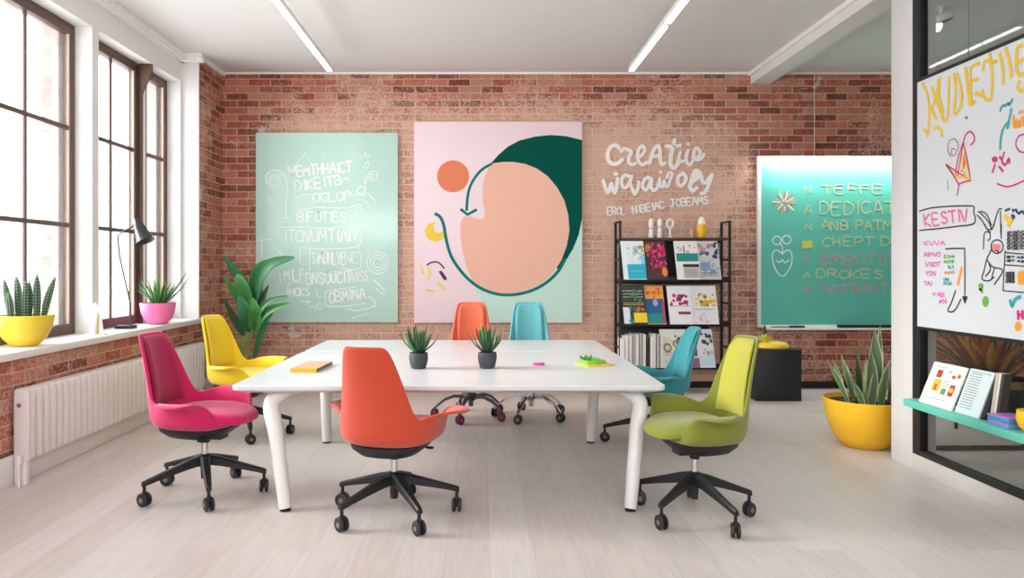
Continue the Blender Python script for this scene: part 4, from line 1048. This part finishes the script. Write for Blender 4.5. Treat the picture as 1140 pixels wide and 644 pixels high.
magazine('dark magazine with swirling pink pattern and orange spot, top shelf', 721, 744.5, 268.5, 307.5, [('b', .05, .3, .95, .95, 46, (222, 30, 112)), ('b', .05, .3, .95, .95, 14, (150, 20, 50)), ('b', .3, .3, .95, .9, 12, (240, 70, 130)), ('r', .3, .08, 1, .28, (70, 38, 34)), ('e', .85, .2, .13, .12, (240, 130, 40)), ('b', .0, .75, .3, .9, 5, (200, 130, 40))], SH[2], (72, 30, 40))
magazine('white magazine with a teal banner and dark headline, top shelf', 754, 780, 268.5, 307.5, [('b', .1, .7, .9, .92, 7, (190, 180, 186)), ('r', .38, .68, .43, .88, (110, 60, 90)), ('r', .06, .47, .98, .68, (20, 138, 138)), ('r', .3, .32, .98, .4, (60, 24, 24)), ('r', .3, .04, .98, .31, (196, 190, 184)), ('t', .35, .06, .9, .28, 5, gry)], SH[2])
magazine('grey magazine of small blue and tan photographs, top shelf far right', 779, 803.5, 268.5, 307.5, [('b', .1, .7, .6, .9, 12, (196, 150, 130)), ('b', .7, .5, .95, .95, 14, (70, 84, 110)), ('b', .1, .6, .5, .7, 8, (80, 110, 160)), ('r', .1, .25, .55, .44, (120, 150, 184)), ('b', .1, .1, .9, .5, 22, (150, 164, 184)), ('t', .08, .06, .9, .2, 3, gry)], SH[2], (206, 204, 204))
magazine('black magazine with white lettering and yellow block, middle shelf far left', 694.5, 721, 318.5, 357, [('t', .08, .66, .92, .9, 3, (210, 220, 200)), ('b', .1, .6, .9, .9, 12, (60, 120, 80)), ('t', .08, .48, .92, .56, 2, (214, 180, 50)), ('r', .02, .02, .3, .44, (226, 232, 236)), ('b', .3, .36, .6, .44, 5, (20, 110, 110)), ('b', .6, .32, .95, .44, 5, (210, 100, 60)), ('r', .45, .05, 1, .3, (240, 214, 20)), ('b', .25, .03, .45, .15, 6, (40, 150, 110))], SH[1], (34, 42, 34))
magazine('colourful magazine of orange top and deep blue panel, middle shelf', 720, 742, 318.5, 357, [('b', .1, .7, .95, .95, 14, (220, 110, 40)), ('r', .05, .02, .95, .66, (24, 86, 140)), ('r', .1, .02, .85, .28, (16, 140, 130)), ('e', .55, .56, .13, .09, (170, 160, 220)), ('r', .88, .05, 1, .6, (190, 60, 90))], SH[1], (238, 160, 70))
magazine('white magazine with magenta brush marks, middle shelf', 746, 772, 318.5, 357, [('b', .1, .5, .55, .78, 12, (206, 60, 120)), ('b', .5, .5, .95, .78, 12, (160, 30, 90)), ('r', .4, .26, .92, .33, (130, 40, 40)), ('t', .1, .45, .9, .48, 1, gry)], SH[1], (234, 232, 236))
magazine('white magazine with yellow blossom picture, middle shelf far right', 771.5, 801, 318.5, 357, [('b', .2, .5, .95, .85, 18, (238, 206, 60)), ('b', .3, .5, .9, .9, 8, (110, 120, 70)), ('b', .4, .48, .9, .6, 8, (230, 170, 20)), ('t', .15, .36, .9, .4, 1, (60, 60, 70)), ('b', .3, .06, .6, .3, 6, (214, 200, 196))], SH[1], (230, 228, 232))
magazine('large magazine with a bicycle sketch, bottom shelf behind the teal chair', 738, 767, 367, 405.5, [('e', .25, .52, .16, .12, (150, 110, 84)), ('e', .25, .52, .1, .07, (226, 224, 214)), ('e', .6, .62, .14, .1, (140, 110, 90)), ('e', .6, .62, .08, .06, (226, 224, 214)), ('b', .5, .6, .95, .85, 12, (130, 124, 120)), ('t', .15, .3, .9, .42, 2, gry), ('r', .1, .05, .9, .2, (208, 204, 198))], SH[0], (226, 226, 214))
magazine('purple and white magazine with a small flower, bottom shelf right', 768, 797, 367, 405.5, [('r', 0, .3, .35, 1, (94, 62, 92)), ('b', .55, .6, .95, .9, 12, (60, 96, 84)), ('r', .3, .05, 1, .3, (190, 214, 222)), ('r', 0, 0, .4, .25, (150, 90, 130)), ('b', .5, .35, .95, .5, 6, (204, 190, 186))], SH[0], (222, 216, 220))
# row of books
pm = [mat('book_cream', (226, 222, 212), .6, var=.03), mat('book_white', (238, 236, 232), .6, var=.03), mat('book_grey', (176, 172, 166), .6, var=.03), mat('book_black', (44, 40, 38), .6)]
xx = (692 - CX) * 8.2 / F
random.seed(17); k = 0
desc = ['leftmost book of the upright row on the bottom shelf', 'second book from the left', 'third book from the left', 'fourth book from the left', 'fifth book from the left', 'sixth book from the left', 'seventh book from the left', 'eighth book from the left', 'ninth book from the left', 'tenth book from the left', 'eleventh book from the left', 'last book of the row, beside the magazine with a sketch']
for k in range(12):
    w = random.choice((.028, .031, .034)); h = .36 + random.uniform(-.02, .02) - (.03 if k == 0 else 0); c = pm[(1, 1, 0, 2, 1, 2, 0, 3, 1, 0, 2, 0)[k]]
    cn = {pm[0]: 'cream', pm[1]: 'white', pm[2]: 'grey', pm[3]: 'black'}[c]
    ds = desc[k] if k in (0, 11) else desc[k] + ' of the upright row on the bottom shelf'
    o = thing('book', ('thin %s %s' % (cn, ds)), 'book', (xx + w / 2, 8.33, SH[0]), 0, 'upright books on the bottom shelf')
    b = MB().m(c).box(-w / 2, -w / 2 + .003, -.13, .1, 0, h).box(w / 2 - .003, w / 2, -.13, .1, 0, h).box(-w / 2, w / 2, -.133, -.13, 0, h); b.build('cover', o, smooth=False)
    MB().m(pm[0]).box(-w / 2 + .003, w / 2 - .003, -.128, .096, .003, h - .004).build('pages', o, smooth=False)
    xx += w + random.choice((.004, .008, .010))
# ornaments on top
def bud(o, x, z0_, z1_, r_, m):
    h_ = z1_ - z0_; b = MB().m(m).lathe([(0, 0), (r_ * .6, h_ * .06), (r_ * .95, h_ * .3), (r_, h_ * .5), (r_ * .8, h_ * .8), (r_ * .4, h_ * .96), (0, h_)], 20, (x, 0, z0_)); return b.build('bud', o)
wc = mat('white_ceramic', (238, 234, 228), .35)
for (px, lab, h_, hb) in ((725.5, 'white slim vase with a white oval bud on top, leftmost on the bookcase top', .10, .13), (735, 'white slim vase with a white oval bud, just left of the white ring ornament', .115, .11)):
    o = thing('bud_vase', lab, 'vase', ((px - CX) * 8.4 / F, 8.42, SH[3]), 0, 'white vases on the bookcase')
    MB().m(wc).lathe([(0, 0), (.026, 0), (.030, .01), (.026, h_ * .6), (.024, h_), (.018, h_), (0, h_ - .01)], 24).build('body', o)
    bud(o, 0, h_, h_ + hb, .030, wc)
o = thing('ring_ornament', 'white upright ring ornament on the bookcase top, right of the white vases', 'ornament', ((746.5 - CX) * 8.4 / F, 8.42, SH[3]))
MB().m(wc).box(-.03, .03, -.025, .025, 0, .012, .003).tube([(0, 0, .01), (0, 0, .12)], .012, 10).build('stand', o)
MB().m(wc).tube([(.036 * math.cos(a), 0, .165 + .048 * math.sin(a)) for a in [k * math.pi / 12 for k in range(25)]], .014, 12, cap=False).build('ring', o)
o = thing('egg_cup', 'yellow cup holding a white egg on the bookcase top at the right', 'cup', ((781.5 - CX) * 8.4 / F, 8.42, SH[3]), 0)
MB().m(YPOT).lathe([(0, 0), (.035, 0), (.05, .02), (.056, .07), (.058, .15), (.052, .155), (.045, .08), (0, .03)], 28).build('cup', o)
bud(o, 0, .10, .245, .042, wc)
o = MB().m(mat('tan_ceramic', (190, 160, 120), .5)).lathe([(0, 0), (.026, 0), (.03, .02), (.032, .06), (.024, .1), (.018, .1), (0, .07)], 24).build('small_jar', loc=((771 - CX) * 8.4 / F, 8.42, SH[3]))
tag(o, 'small tan jar beside the yellow egg cup on the bookcase top', 'jar')

# ================================================================== whiteboard on the glass
XS = 3.018
t = thing('whiteboard', 'large whiteboard on the glass partition covered in coloured marker drawings', 'whiteboard', (XS, 3.6, 1.0))
MB().m(mat('whiteboard_surface', (208, 212, 216), .3, var=.01, spec=.5)).box(0, .02, 2.2 - 3.6, 5.10 - 3.6, .012, 1.705).build('panel', t, smooth=False)
b = MB().m(BLACKM).box(-.006, .026, 2.2 - 3.6, 5.10 - 3.6, 1.70, 1.722, .002).box(-.006, .026, 2.2 - 3.6, 5.10 - 3.6, -.008, .014, .002).box(-.006, .026, 2.18 - 3.6, 2.2 - 3.6, -.008, 1.722, .002); b.build('frame', t)
for y in (4.58, 2.8): MB().m(GREYM).tube([(.01, y - 3.6, 1.72), (.01, y - 3.6, HC - 1.0)], .003, 6).build('cable', t)
def mw(px, py):
    Y = F * XS / (px - CX); return (-.0, Y - 3.6, CH + (CY - py) * Y / F - 1.0)
NW = (-1, 0, 0)
def ink(n, c): return mat('marker_' + n, c, .5, var=.1, scale=40)
iY, iM, iR, iK, iT, iG, iO, iP = ink('gold', (226, 186, 40)), ink('magenta', (200, 40, 110)), ink('red', (214, 60, 60)), ink('black', (34, 36, 40)), ink('teal', (40, 160, 170)), ink('green', (96, 172, 60)), ink('orange', (236, 150, 40)), ink('pink', (226, 110, 180))
def draw(name, m, strokes, w=.012, f=None, sm=True, polys=()):
    b = MB().m(m); g = (lambda x, y: mw(*f(x, y))) if f else mw
    for s_ in strokes: ribbon(b, s_, w, g, NW, .0016, sm)
    for p in polys: polyflat(b, p, g, NW, .0018)
    b.build(name, t, smooth=False)
fA = lambda x, y: (1010 + x / 4.6, 30 + y / 4.6)
draw('gold_headline', iY, [[(80, 290), (105, 350), (115, 450), (105, 560)], [(120, 440), (150, 350), (160, 270)], [(110, 400), (150, 470)], [(125, 310), (160, 400), (190, 480), (210, 440), (215, 260)], [(170, 260), (165, 350), (185, 440)], [(240, 240), (250, 330), (240, 440), (270, 420), (280, 340), (255, 240)], [(300, 210), (310, 300), (320, 395)], [(325, 210), (325, 300), (330, 395), (345, 380)], [(335, 200), (370, 185)], [(330, 280), (365, 265)], [(350, 340), (380, 350)], [(390, 220), (400, 175), (450, 180), (460, 175)], [(425, 140), (435, 250), (430, 370), (395, 360), (385, 325)], [(475, 140), (490, 210), (493, 290)], [(505, 110), (525, 180), (535, 255)], [(590, 95), (565, 110), (560, 200), (575, 250), (598, 235)], [(560, 185), (598, 165)], [(140, 520), (155, 515), (175, 530), (178, 560)], [(85, 525), (100, 540)], [(575, 280), (568, 310), (585, 330), (598, 322)]], .022, fA)
draw('teal_marks', iT, [[(478, 430), (485, 410), (500, 400)], [(505, 405), (520, 390), (525, 400), (540, 370)], [(300, 462), (310, 468)], [(515, 490), (490, 530), (480, 580), (478, 625)], [(535, 420), (515, 520)]], .016, fA)
draw('orange_scribble', iO, [[(545, 455), (550, 510), (570, 505), (560, 480)], [(575, 440), (590, 435)], [(575, 480), (580, 510)], [(590, 465), (598, 505)]], .018, fA)
fB = lambda x, y: (1015 + x / 5.856, 150 + y / 5.856)
draw('magenta_boat', iM, [[(335, 55), (300, 170), (285, 280)], [(340, 60), (370, 200), (385, 300)], [(225, 195), (270, 260), (310, 325)], [(310, 325), (340, 310), (385, 300)], [(310, 325), (305, 360), (298, 395)], [(340, 60), (350, 10), (380, -20), (405, 0), (410, 40), (385, 68)], [(735, -2), (700, 10), (680, 60), (700, 105), (735, 118)], [(560, 320), (620, 340), (680, 325), (735, 300)]], .010, fB)
draw('red_boat_lines', iR, [[(225, 195), (300, 245), (385, 300)], [(335, 65), (320, 160), (300, 270)], [(345, 120), (345, 200), (325, 240)]], .010, fB)
draw('gold_boat_lines', iY, [[(228, 200), (290, 270), (345, 280), (380, 298)], [(345, 110), (360, 200), (380, 290)], [(340, 130), (335, 220), (350, 270)]], .012, fB)
draw('grey_swirl', ink('mauve', (150, 120, 150)), [[(255, 140), (238, 100), (245, 45), (275, 28), (300, 50), (305, 90), (280, 135), (262, 130), (265, 90), (290, 100)], [(235, 300), (237, 365)]], .007, fB)
draw('magenta_blots', iM, [[(605, 115), (590, 175), (612, 200)], [(575, 145), (590, 165)], [(545, 195), (528, 245)], [(572, 208), (598, 240)], [(620, 190), (635, 155), (640, 185)]], .014, fB, polys=[circ(543, 162, 20, 20, 16)])
draw('black_banner', iK, [[(52, 500), (120, 480), (210, 470), (395, 466), (405, 500), (410, 578), (300, 598), (160, 615), (52, 625)]], .009, fB)
random.seed(5)
draw('pink_banner_text', ink('banner_pink', (222, 110, 150)), text_strokes('KESTIV', 88, 598, 375, 560, 75, .04), .014, fB)
draw('black_vines', iK, [[(435, 500), (470, 530), (510, 580), (525, 618), (545, 560), (570, 490), (590, 485)], [(430, 525), (460, 560), (490, 610), (515, 640)], [(580, 500), (582, 644)], [(450, 500), (490, 520), (520, 590)]], .008, fB)
draw('navy_scribble', ink('navy', (20, 70, 84)), [[(612, 495), (640, 485)], [(660, 490), (668, 500)], [(680, 488), (700, 515), (720, 500), (735, 515)], [(655, 525), (672, 535), (655, 550)]], .015, fB)
draw('gold_bird', iY, [[(612, 530), (630, 560), (650, 545)], [(650, 560), (630, 595)], [(625, 545), (640, 570)]], .022, fB)
fC = lambda x, y: (1015 + x / 4.77, 250 + y / 4.77)
random.seed(8)
for nm, m_, rows, w in (('pink_list', iP, [('KVVA', 68, 112, 178, 110), ('AIMVO', 68, 172, 155, 170), ('VNOT', 75, 222, 152, 222), ('YON', 75, 272, 128, 272), ('TAI', 66, 325, 108, 325), ('YAB', 112, 385, 176, 385), ('MV', 150, 425, 190, 415)], .008),
                        ('green_list', iG, [('EOVN', 175, 180, 228, 178), ('NOIS', 175, 206, 228, 204)], .006), ('teal_list', iT, [('UNA', 172, 300, 200, 300), ('ROIX', 172, 322, 215, 322), ('SLO', 195, 235, 225, 232)], .006), ('orange_list', iO, [('NVAO', 178, 266, 228, 262)], .006)):
    ss = []
    for tx, a, c, d_, e_ in rows: ss += text_strokes(tx, a, c, d_, e_, 22 if nm == 'pink_list' else 15, .05)
    draw(nm, m_, ss, w, fC)
draw('black_arrow', iK, [[(182, 130), (230, 128), (283, 128)], [(283, 128), (284, 250), (284, 385)]], .009, fC, False, polys=[[(268, 382), (300, 382), (284, 425)]])
draw('black_hook', iK, [[(262, 398), (235, 450), (210, 466), (192, 455), (210, 420), (235, 350)]], .010, fC)
draw('gold_pencil', iO, [[(266, 232), (258, 270), (246, 318)]], .022, fC)
draw('cartoon_figure', iK, [[(390, 0), (400, 25), (425, 25), (440, 0)], [(382, 130), (385, 60), (395, 40), (415, 45), (418, 75), (405, 85)], ring(455, 118, 32, 36), [(425, 135), (400, 185), (385, 250)], [(400, 185), (430, 225), (485, 245), (440, 320)], [(385, 250), (375, 290), (410, 300), (440, 280)], [(410, 200), (420, 240), (395, 275)], [(440, 230), (425, 290)], [(442, 138), (465, 145), (452, 155)]], .008, fC)
draw('red_cap', ink('cap', (230, 120, 130)), [[(430, 122), (470, 122)], [(434, 112), (466, 112)], [(438, 130), (465, 130)]], .016, fC)
draw('framed_page_outline', iK, [[(478, 0), (476, 75)], [(498, 140), (486, 352)], [(486, 352), (596, 362)], [(500, 150), (596, 158)], [(494, 215), (596, 222)]], .007, fC, False)
ss = []
for r_ in range(5): ss += text_strokes('SPOBEVD', 508, 55 + r_ * 20, 600, 52 + r_ * 20, 17, .06)
for r_ in range(5): ss += text_strokes('NODS', 503, 262 + r_ * 12, 548, 262 + r_ * 12, 9, .06)
for r_ in range(2): ss += text_strokes('IBT AS', 503, 178 + r_ * 20, 598, 182 + r_ * 20, 11, .06)
draw('framed_page_text', iK, ss, .0055, fC)
draw('green_blots', iG, [[(358, 325), (375, 322), (372, 345), (360, 340), (376, 358)]], .018, fC, polys=[circ(393, 410, 17, 30, 20)])
draw('teal_tick', iT, [[(524, 405), (535, 435), (550, 400), (578, 385)]], .022, fC)
draw('orange_patches', iO, [], .01, fC, polys=[circ(566, 543, 18, 26, 20), [(562, 260), (575, 248), (598, 245), (598, 320), (566, 318)]])
draw('magenta_letter', iM, [[(566, 462), (568, 502)], [(590, 462), (592, 500)], [(568, 482), (592, 480)]], .02, fC)

# ================================================================== turquoise shelf and what stands on it
t = thing('wall_shelf', 'turquoise shelf fixed low along the glass partition', 'shelf', (XP, 3.5, .49))
ZSH = .537
MB().m(TURQ).box(2.845 - XP, -.003, -1.5, 4.97 - 3.5, 0, .047, .003).build('board', t)
b = MB().m(BLACKM)
for y in (4.7, 3.6, 2.6): b.box(-.12, -.003, y - 3.5 - .01, y - 3.5 + .01, -.008, 0).box(-.012, -.003, y - 3.5 - .01, y - 3.5 + .01, -.1, 0)
b.build('bracket', t, smooth=False)
def leaning(name, label, ya, yb_, xb, xt, h, prints, col, cat='magazine', th=.012):
    """cover faces the room; ya (far) to yb_ (near) in Y; foot at xb leaning to xt"""
    o = thing(name, label, cat, (xb, (ya + yb_) / 2, ZSH), 0, 'magazines on the turquoise shelf')
    W = ya - yb_
    def P(u, v, d=0): return ((xt - xb) * v - d, (ya + yb_) / 2 * 0 + W * (.5 - u), h * v)
    b = MB().m(mat('cover_%d_%d_%d' % col, col, .4, var=.03)); A = [P(0, 0), P(1, 0), P(1, 1), P(0, 1)]
    b.add(A + [tuple(Vector(q) + Vector((th, 0, 0))) for q in A], [(0, 1, 2, 3), (4, 5, 6, 7), (0, 1, 5, 4), (1, 2, 6, 5), (2, 3, 7, 6), (3, 0, 4, 7)]); b.build('cover', o, smooth=False)
    b = MB()
    for k, pr in enumerate(prints):
        b.m(mat('ink_%d_%d_%d' % pr[-1], pr[-1], .45, var=.08)); d = .001 + k * .0003
        if pr[0] == 'r': x0_, y0_, x1_, y1_ = pr[1:5]; b.add([P(x0_, y0_, d), P(x1_, y0_, d), P(x1_, y1_, d), P(x0_, y1_, d)], [(0, 1, 2, 3)])
        elif pr[0] == 'e': b.add([P(x_, y_, d) for x_, y_ in circ(*pr[1:5], 16)], [tuple(range(16))])
        elif pr[0] == 't':
            x0_, y0_, x1_, y1_, n_ = pr[1:6]
            for i in range(n_):
                yy = lerp(y0_, y1_, (i + .5) / n_); x_ = x0_
                while x_ < x1_ - .02: l = random.uniform(.03, .09); b.add([P(x_, yy, d), P(min(x1_, x_ + l), yy, d), P(min(x1_, x_ + l), yy + .02, d), P(x_, yy + .02, d)], [(0, 1, 2, 3)]); x_ += l + .02
    if prints: b.build('cover_print', o, smooth=False)
    return o
random.seed(2)
leaning('magazine', 'white magazine with red and yellow pictures leaning at the shelf\'s far end', 4.86, 4.53, 2.885, 2.99, .262, [('r', .22, .66, .38, .84, (176, 60, 50)), ('r', .22, .34, .44, .62, (226, 180, 50)), ('r', .28, .36, .36, .5, (190, 90, 40)), ('r', .52, .3, .66, .44, (110, 150, 90)), ('t', .5, .46, .7, .62, 3, (120, 160, 110)), ('r', .74, .3, .88, .56, (180, 50, 50)), ('e', .81, .44, .05, .06, (240, 190, 60)), ('e', .74, .74, .06, .04, (190, 80, 60)), ('e', .6, .84, .06, .03, (150, 190, 140)), ('e', .88, .78, .05, .05, (180, 120, 60)), ('t', .3, .14, .75, .18, 1, (150, 150, 150)), ('t', .1, .88, .5, .92, 1, (140, 150, 150)), ('r', .0, .02, .95, .05, (200, 205, 205))], (238, 236, 228))
leaning('magazine', 'pale grey magazine printed with text columns, right of the picture magazine', 4.515, 4.30, 2.90, 3.00, .265, [('t', .1, .1, .6, .92, 14, (120, 130, 132)), ('r', .1, .93, .9, .96, (150, 190, 190))], (206, 220, 222))
leaning('book', 'black spined hardback leaning behind the text magazine', 4.285, 4.255, 2.90, 2.99, .25, [], (30, 30, 34), 'book', .03)
for k, (y, col, lab) in enumerate(((4.240, (190, 184, 170), 'beige booklet in the upright stack next to the pastel boxes'), (4.216, (214, 208, 196), 'cream booklet in the middle of the upright stack'), (4.192, (60, 56, 54), 'dark grey booklet in the upright stack nearest the pastel boxes'))):
    leaning('book', lab, y + .010, y - .010, 2.93, 2.97, .275, [], col, 'book', .045)
# pastel boxes
BY = 4.09
for k, (z, h, m_, lab, dx) in enumerate(((0, .026, mat('pastel_blue', (104, 150, 210), .4), 'blue and pink plastic box at the bottom of the pastel pair', 0), (.0265, .034, mat('pastel_cyan', (52, 150, 200), .4), 'cyan plastic box with violet lid on top of the pastel pair', .0))):
    o = thing('plastic_box', lab, 'box', (2.94, BY, ZSH + z), math.radians(4 * k), 'pastel boxes on the turquoise shelf')
    MB().m(m_).box(-.075, .06, -.075, .08, 0, h * .72, .004).build('body', o)
    MB().m(mat('pastel_violet', (176, 120, 200), .4) if k else mat('pastel_pink', (214, 120, 190), .4)).box(-.077, .062, -.077, .082, h * .72, h, .003).build('lid', o)
t = thing('bowl', 'rounded yellow bowl on the turquoise shelf at the right edge', 'bowl', (2.94, 3.912, ZSH))
b = bowl_pot([(0, 0), (.035, 0), (.045, .004), (.07, .03), (.085, .075), (.08, .12), (.072, .12), (.07, .075), (.03, .02), (0, .015)], YPOT, n=32); b.build('body', t)

# ================================================================== things in the room behind the glass
t = thing('ceiling_sensor', 'white and bronze ceiling spotlight behind the glass partition', 'ceiling light', (4.06, 6.5, 3.62))
b = MB().m(TRIMW).lathe([(0, .09), (.05, .09), (.05, .1), (0, .1)], 24).tube([(0, 0, .02), (0, 0, .09)], .02, 12); b.build('mount', t)
b = MB().m(TRIMW).lathe([(0, .045), (.06, .043), (.105, .03), (.115, .005), (.11, -.02), (.09, -.03), (.0, -.03)], 36, sy=.75); b.build('housing', t, M=Matrix.Rotation(math.radians(-20), 4, 'Y'))
b = MB().m(mat('bronze', (110, 84, 66), .4)).lathe([(0, -.045), (.06, -.043), (.095, -.0301), (0, -.0301)], 36, sy=.7); b.build('reflector', t, M=Matrix.Rotation(math.radians(-20), 4, 'Y'))
b = MB().m(emis('lamp_glow', (255, 250, 240), 2.5)).lathe([(0, -.12), (.022, -.112), (.036, -.085), (.038, -.05), (.03, -.03), (0, -.03)], 24, (-.035, 0, 0)); b.build('bulb', t)
t = thing('low_rail', 'low black metal floor rail in the room behind the glass', 'rail', (3.85, 5.72, 0))
b = MB().m(BLACKM).box(-.60, .36, -.015, .015, 0, .035, .003); b.build('bar', t)
MB().m(BLACKM).box(.35, .375, -.012, .012, .0, .075, .002).build('post', t)

# ================================================================== outside and light
stone = mat('pale_render', (214, 214, 218), .8, var=.03); wg = mat('far_window_glass', (200, 206, 214), .4)
b = MB().m(stone).box(-24, -17, 10, 34, -4, 7)
b.build('distant_building', smooth=False); o = bpy.data.objects['distant_building']; o.location = (0, 0, 0)
tag(o, 'pale building faintly visible across the street through the left window', 'building')
w = MB().m(wg)
for z in (-2, 1, 4):
    for y in range(11, 33, 2): w.box(-17.02, -16.98, y, y + .9, z, z + 1.6)
w.build('window_row', o, smooth=False)

world = bpy.data.worlds.new('daylight'); bpy.context.scene.world = world; world.use_nodes = True
bg = world.node_tree.nodes['Background']; bg.inputs[0].default_value = (.97, .985, 1, 1); bg.inputs[1].default_value = 7
def portal(name, loc, rot, sx, sy):
    l = bpy.data.lights.new(name, 'AREA'); l.shape = 'RECTANGLE'; l.size = sx; l.size_y = sy; l.cycles.is_portal = True
    o = bpy.data.objects.new(name, l); C.objects.link(o); o.location = loc; o.rotation_euler = rot
portal('window_portal', (-3.47, 5.82, 2.15), (0, math.radians(-90), 0), 2.6, 4.3)
portal('front_portal', (0, -1.6, 2.55), (math.radians(90), 0, 0), 5.8, 1.7)
sun = bpy.data.lights.new('sun', 'SUN'); sun.energy = 5; sun.angle = math.radians(26); sun.color = (1, .97, .93)
so = bpy.data.objects.new('sun', sun); C.objects.link(so); so.rotation_euler = Vector((1, .02, -.40)).to_track_quat('-Z', 'Y').to_euler()
# added area light without a fixture, brightening the top of the chalkboard
wash = bpy.data.lights.new('added_board_light', 'AREA'); wash.shape = 'RECTANGLE'; wash.size = 2.3; wash.size_y = .02; wash.energy = 30; wash.color = (.95, 1, .98)
wo = bpy.data.objects.new('added_board_light', wash); C.objects.link(wo); wo.location = (4.45, 8.545, 2.712); wo.rotation_euler = (math.radians(12), 0, 0)

sc = bpy.context.scene
sc.view_settings.view_transform = 'Standard'; sc.view_settings.look = 'None'; sc.view_settings.gamma = 1; sc.view_settings.use_curve_mapping = False
sc.view_settings.exposure = 0.13
sc.cycles.use_denoising = True; sc.cycles.max_bounces = 10; sc.cycles.diffuse_bounces = 6; sc.cycles.transparent_max_bounces = 12
sc.cycles.sample_clamp_indirect = 8
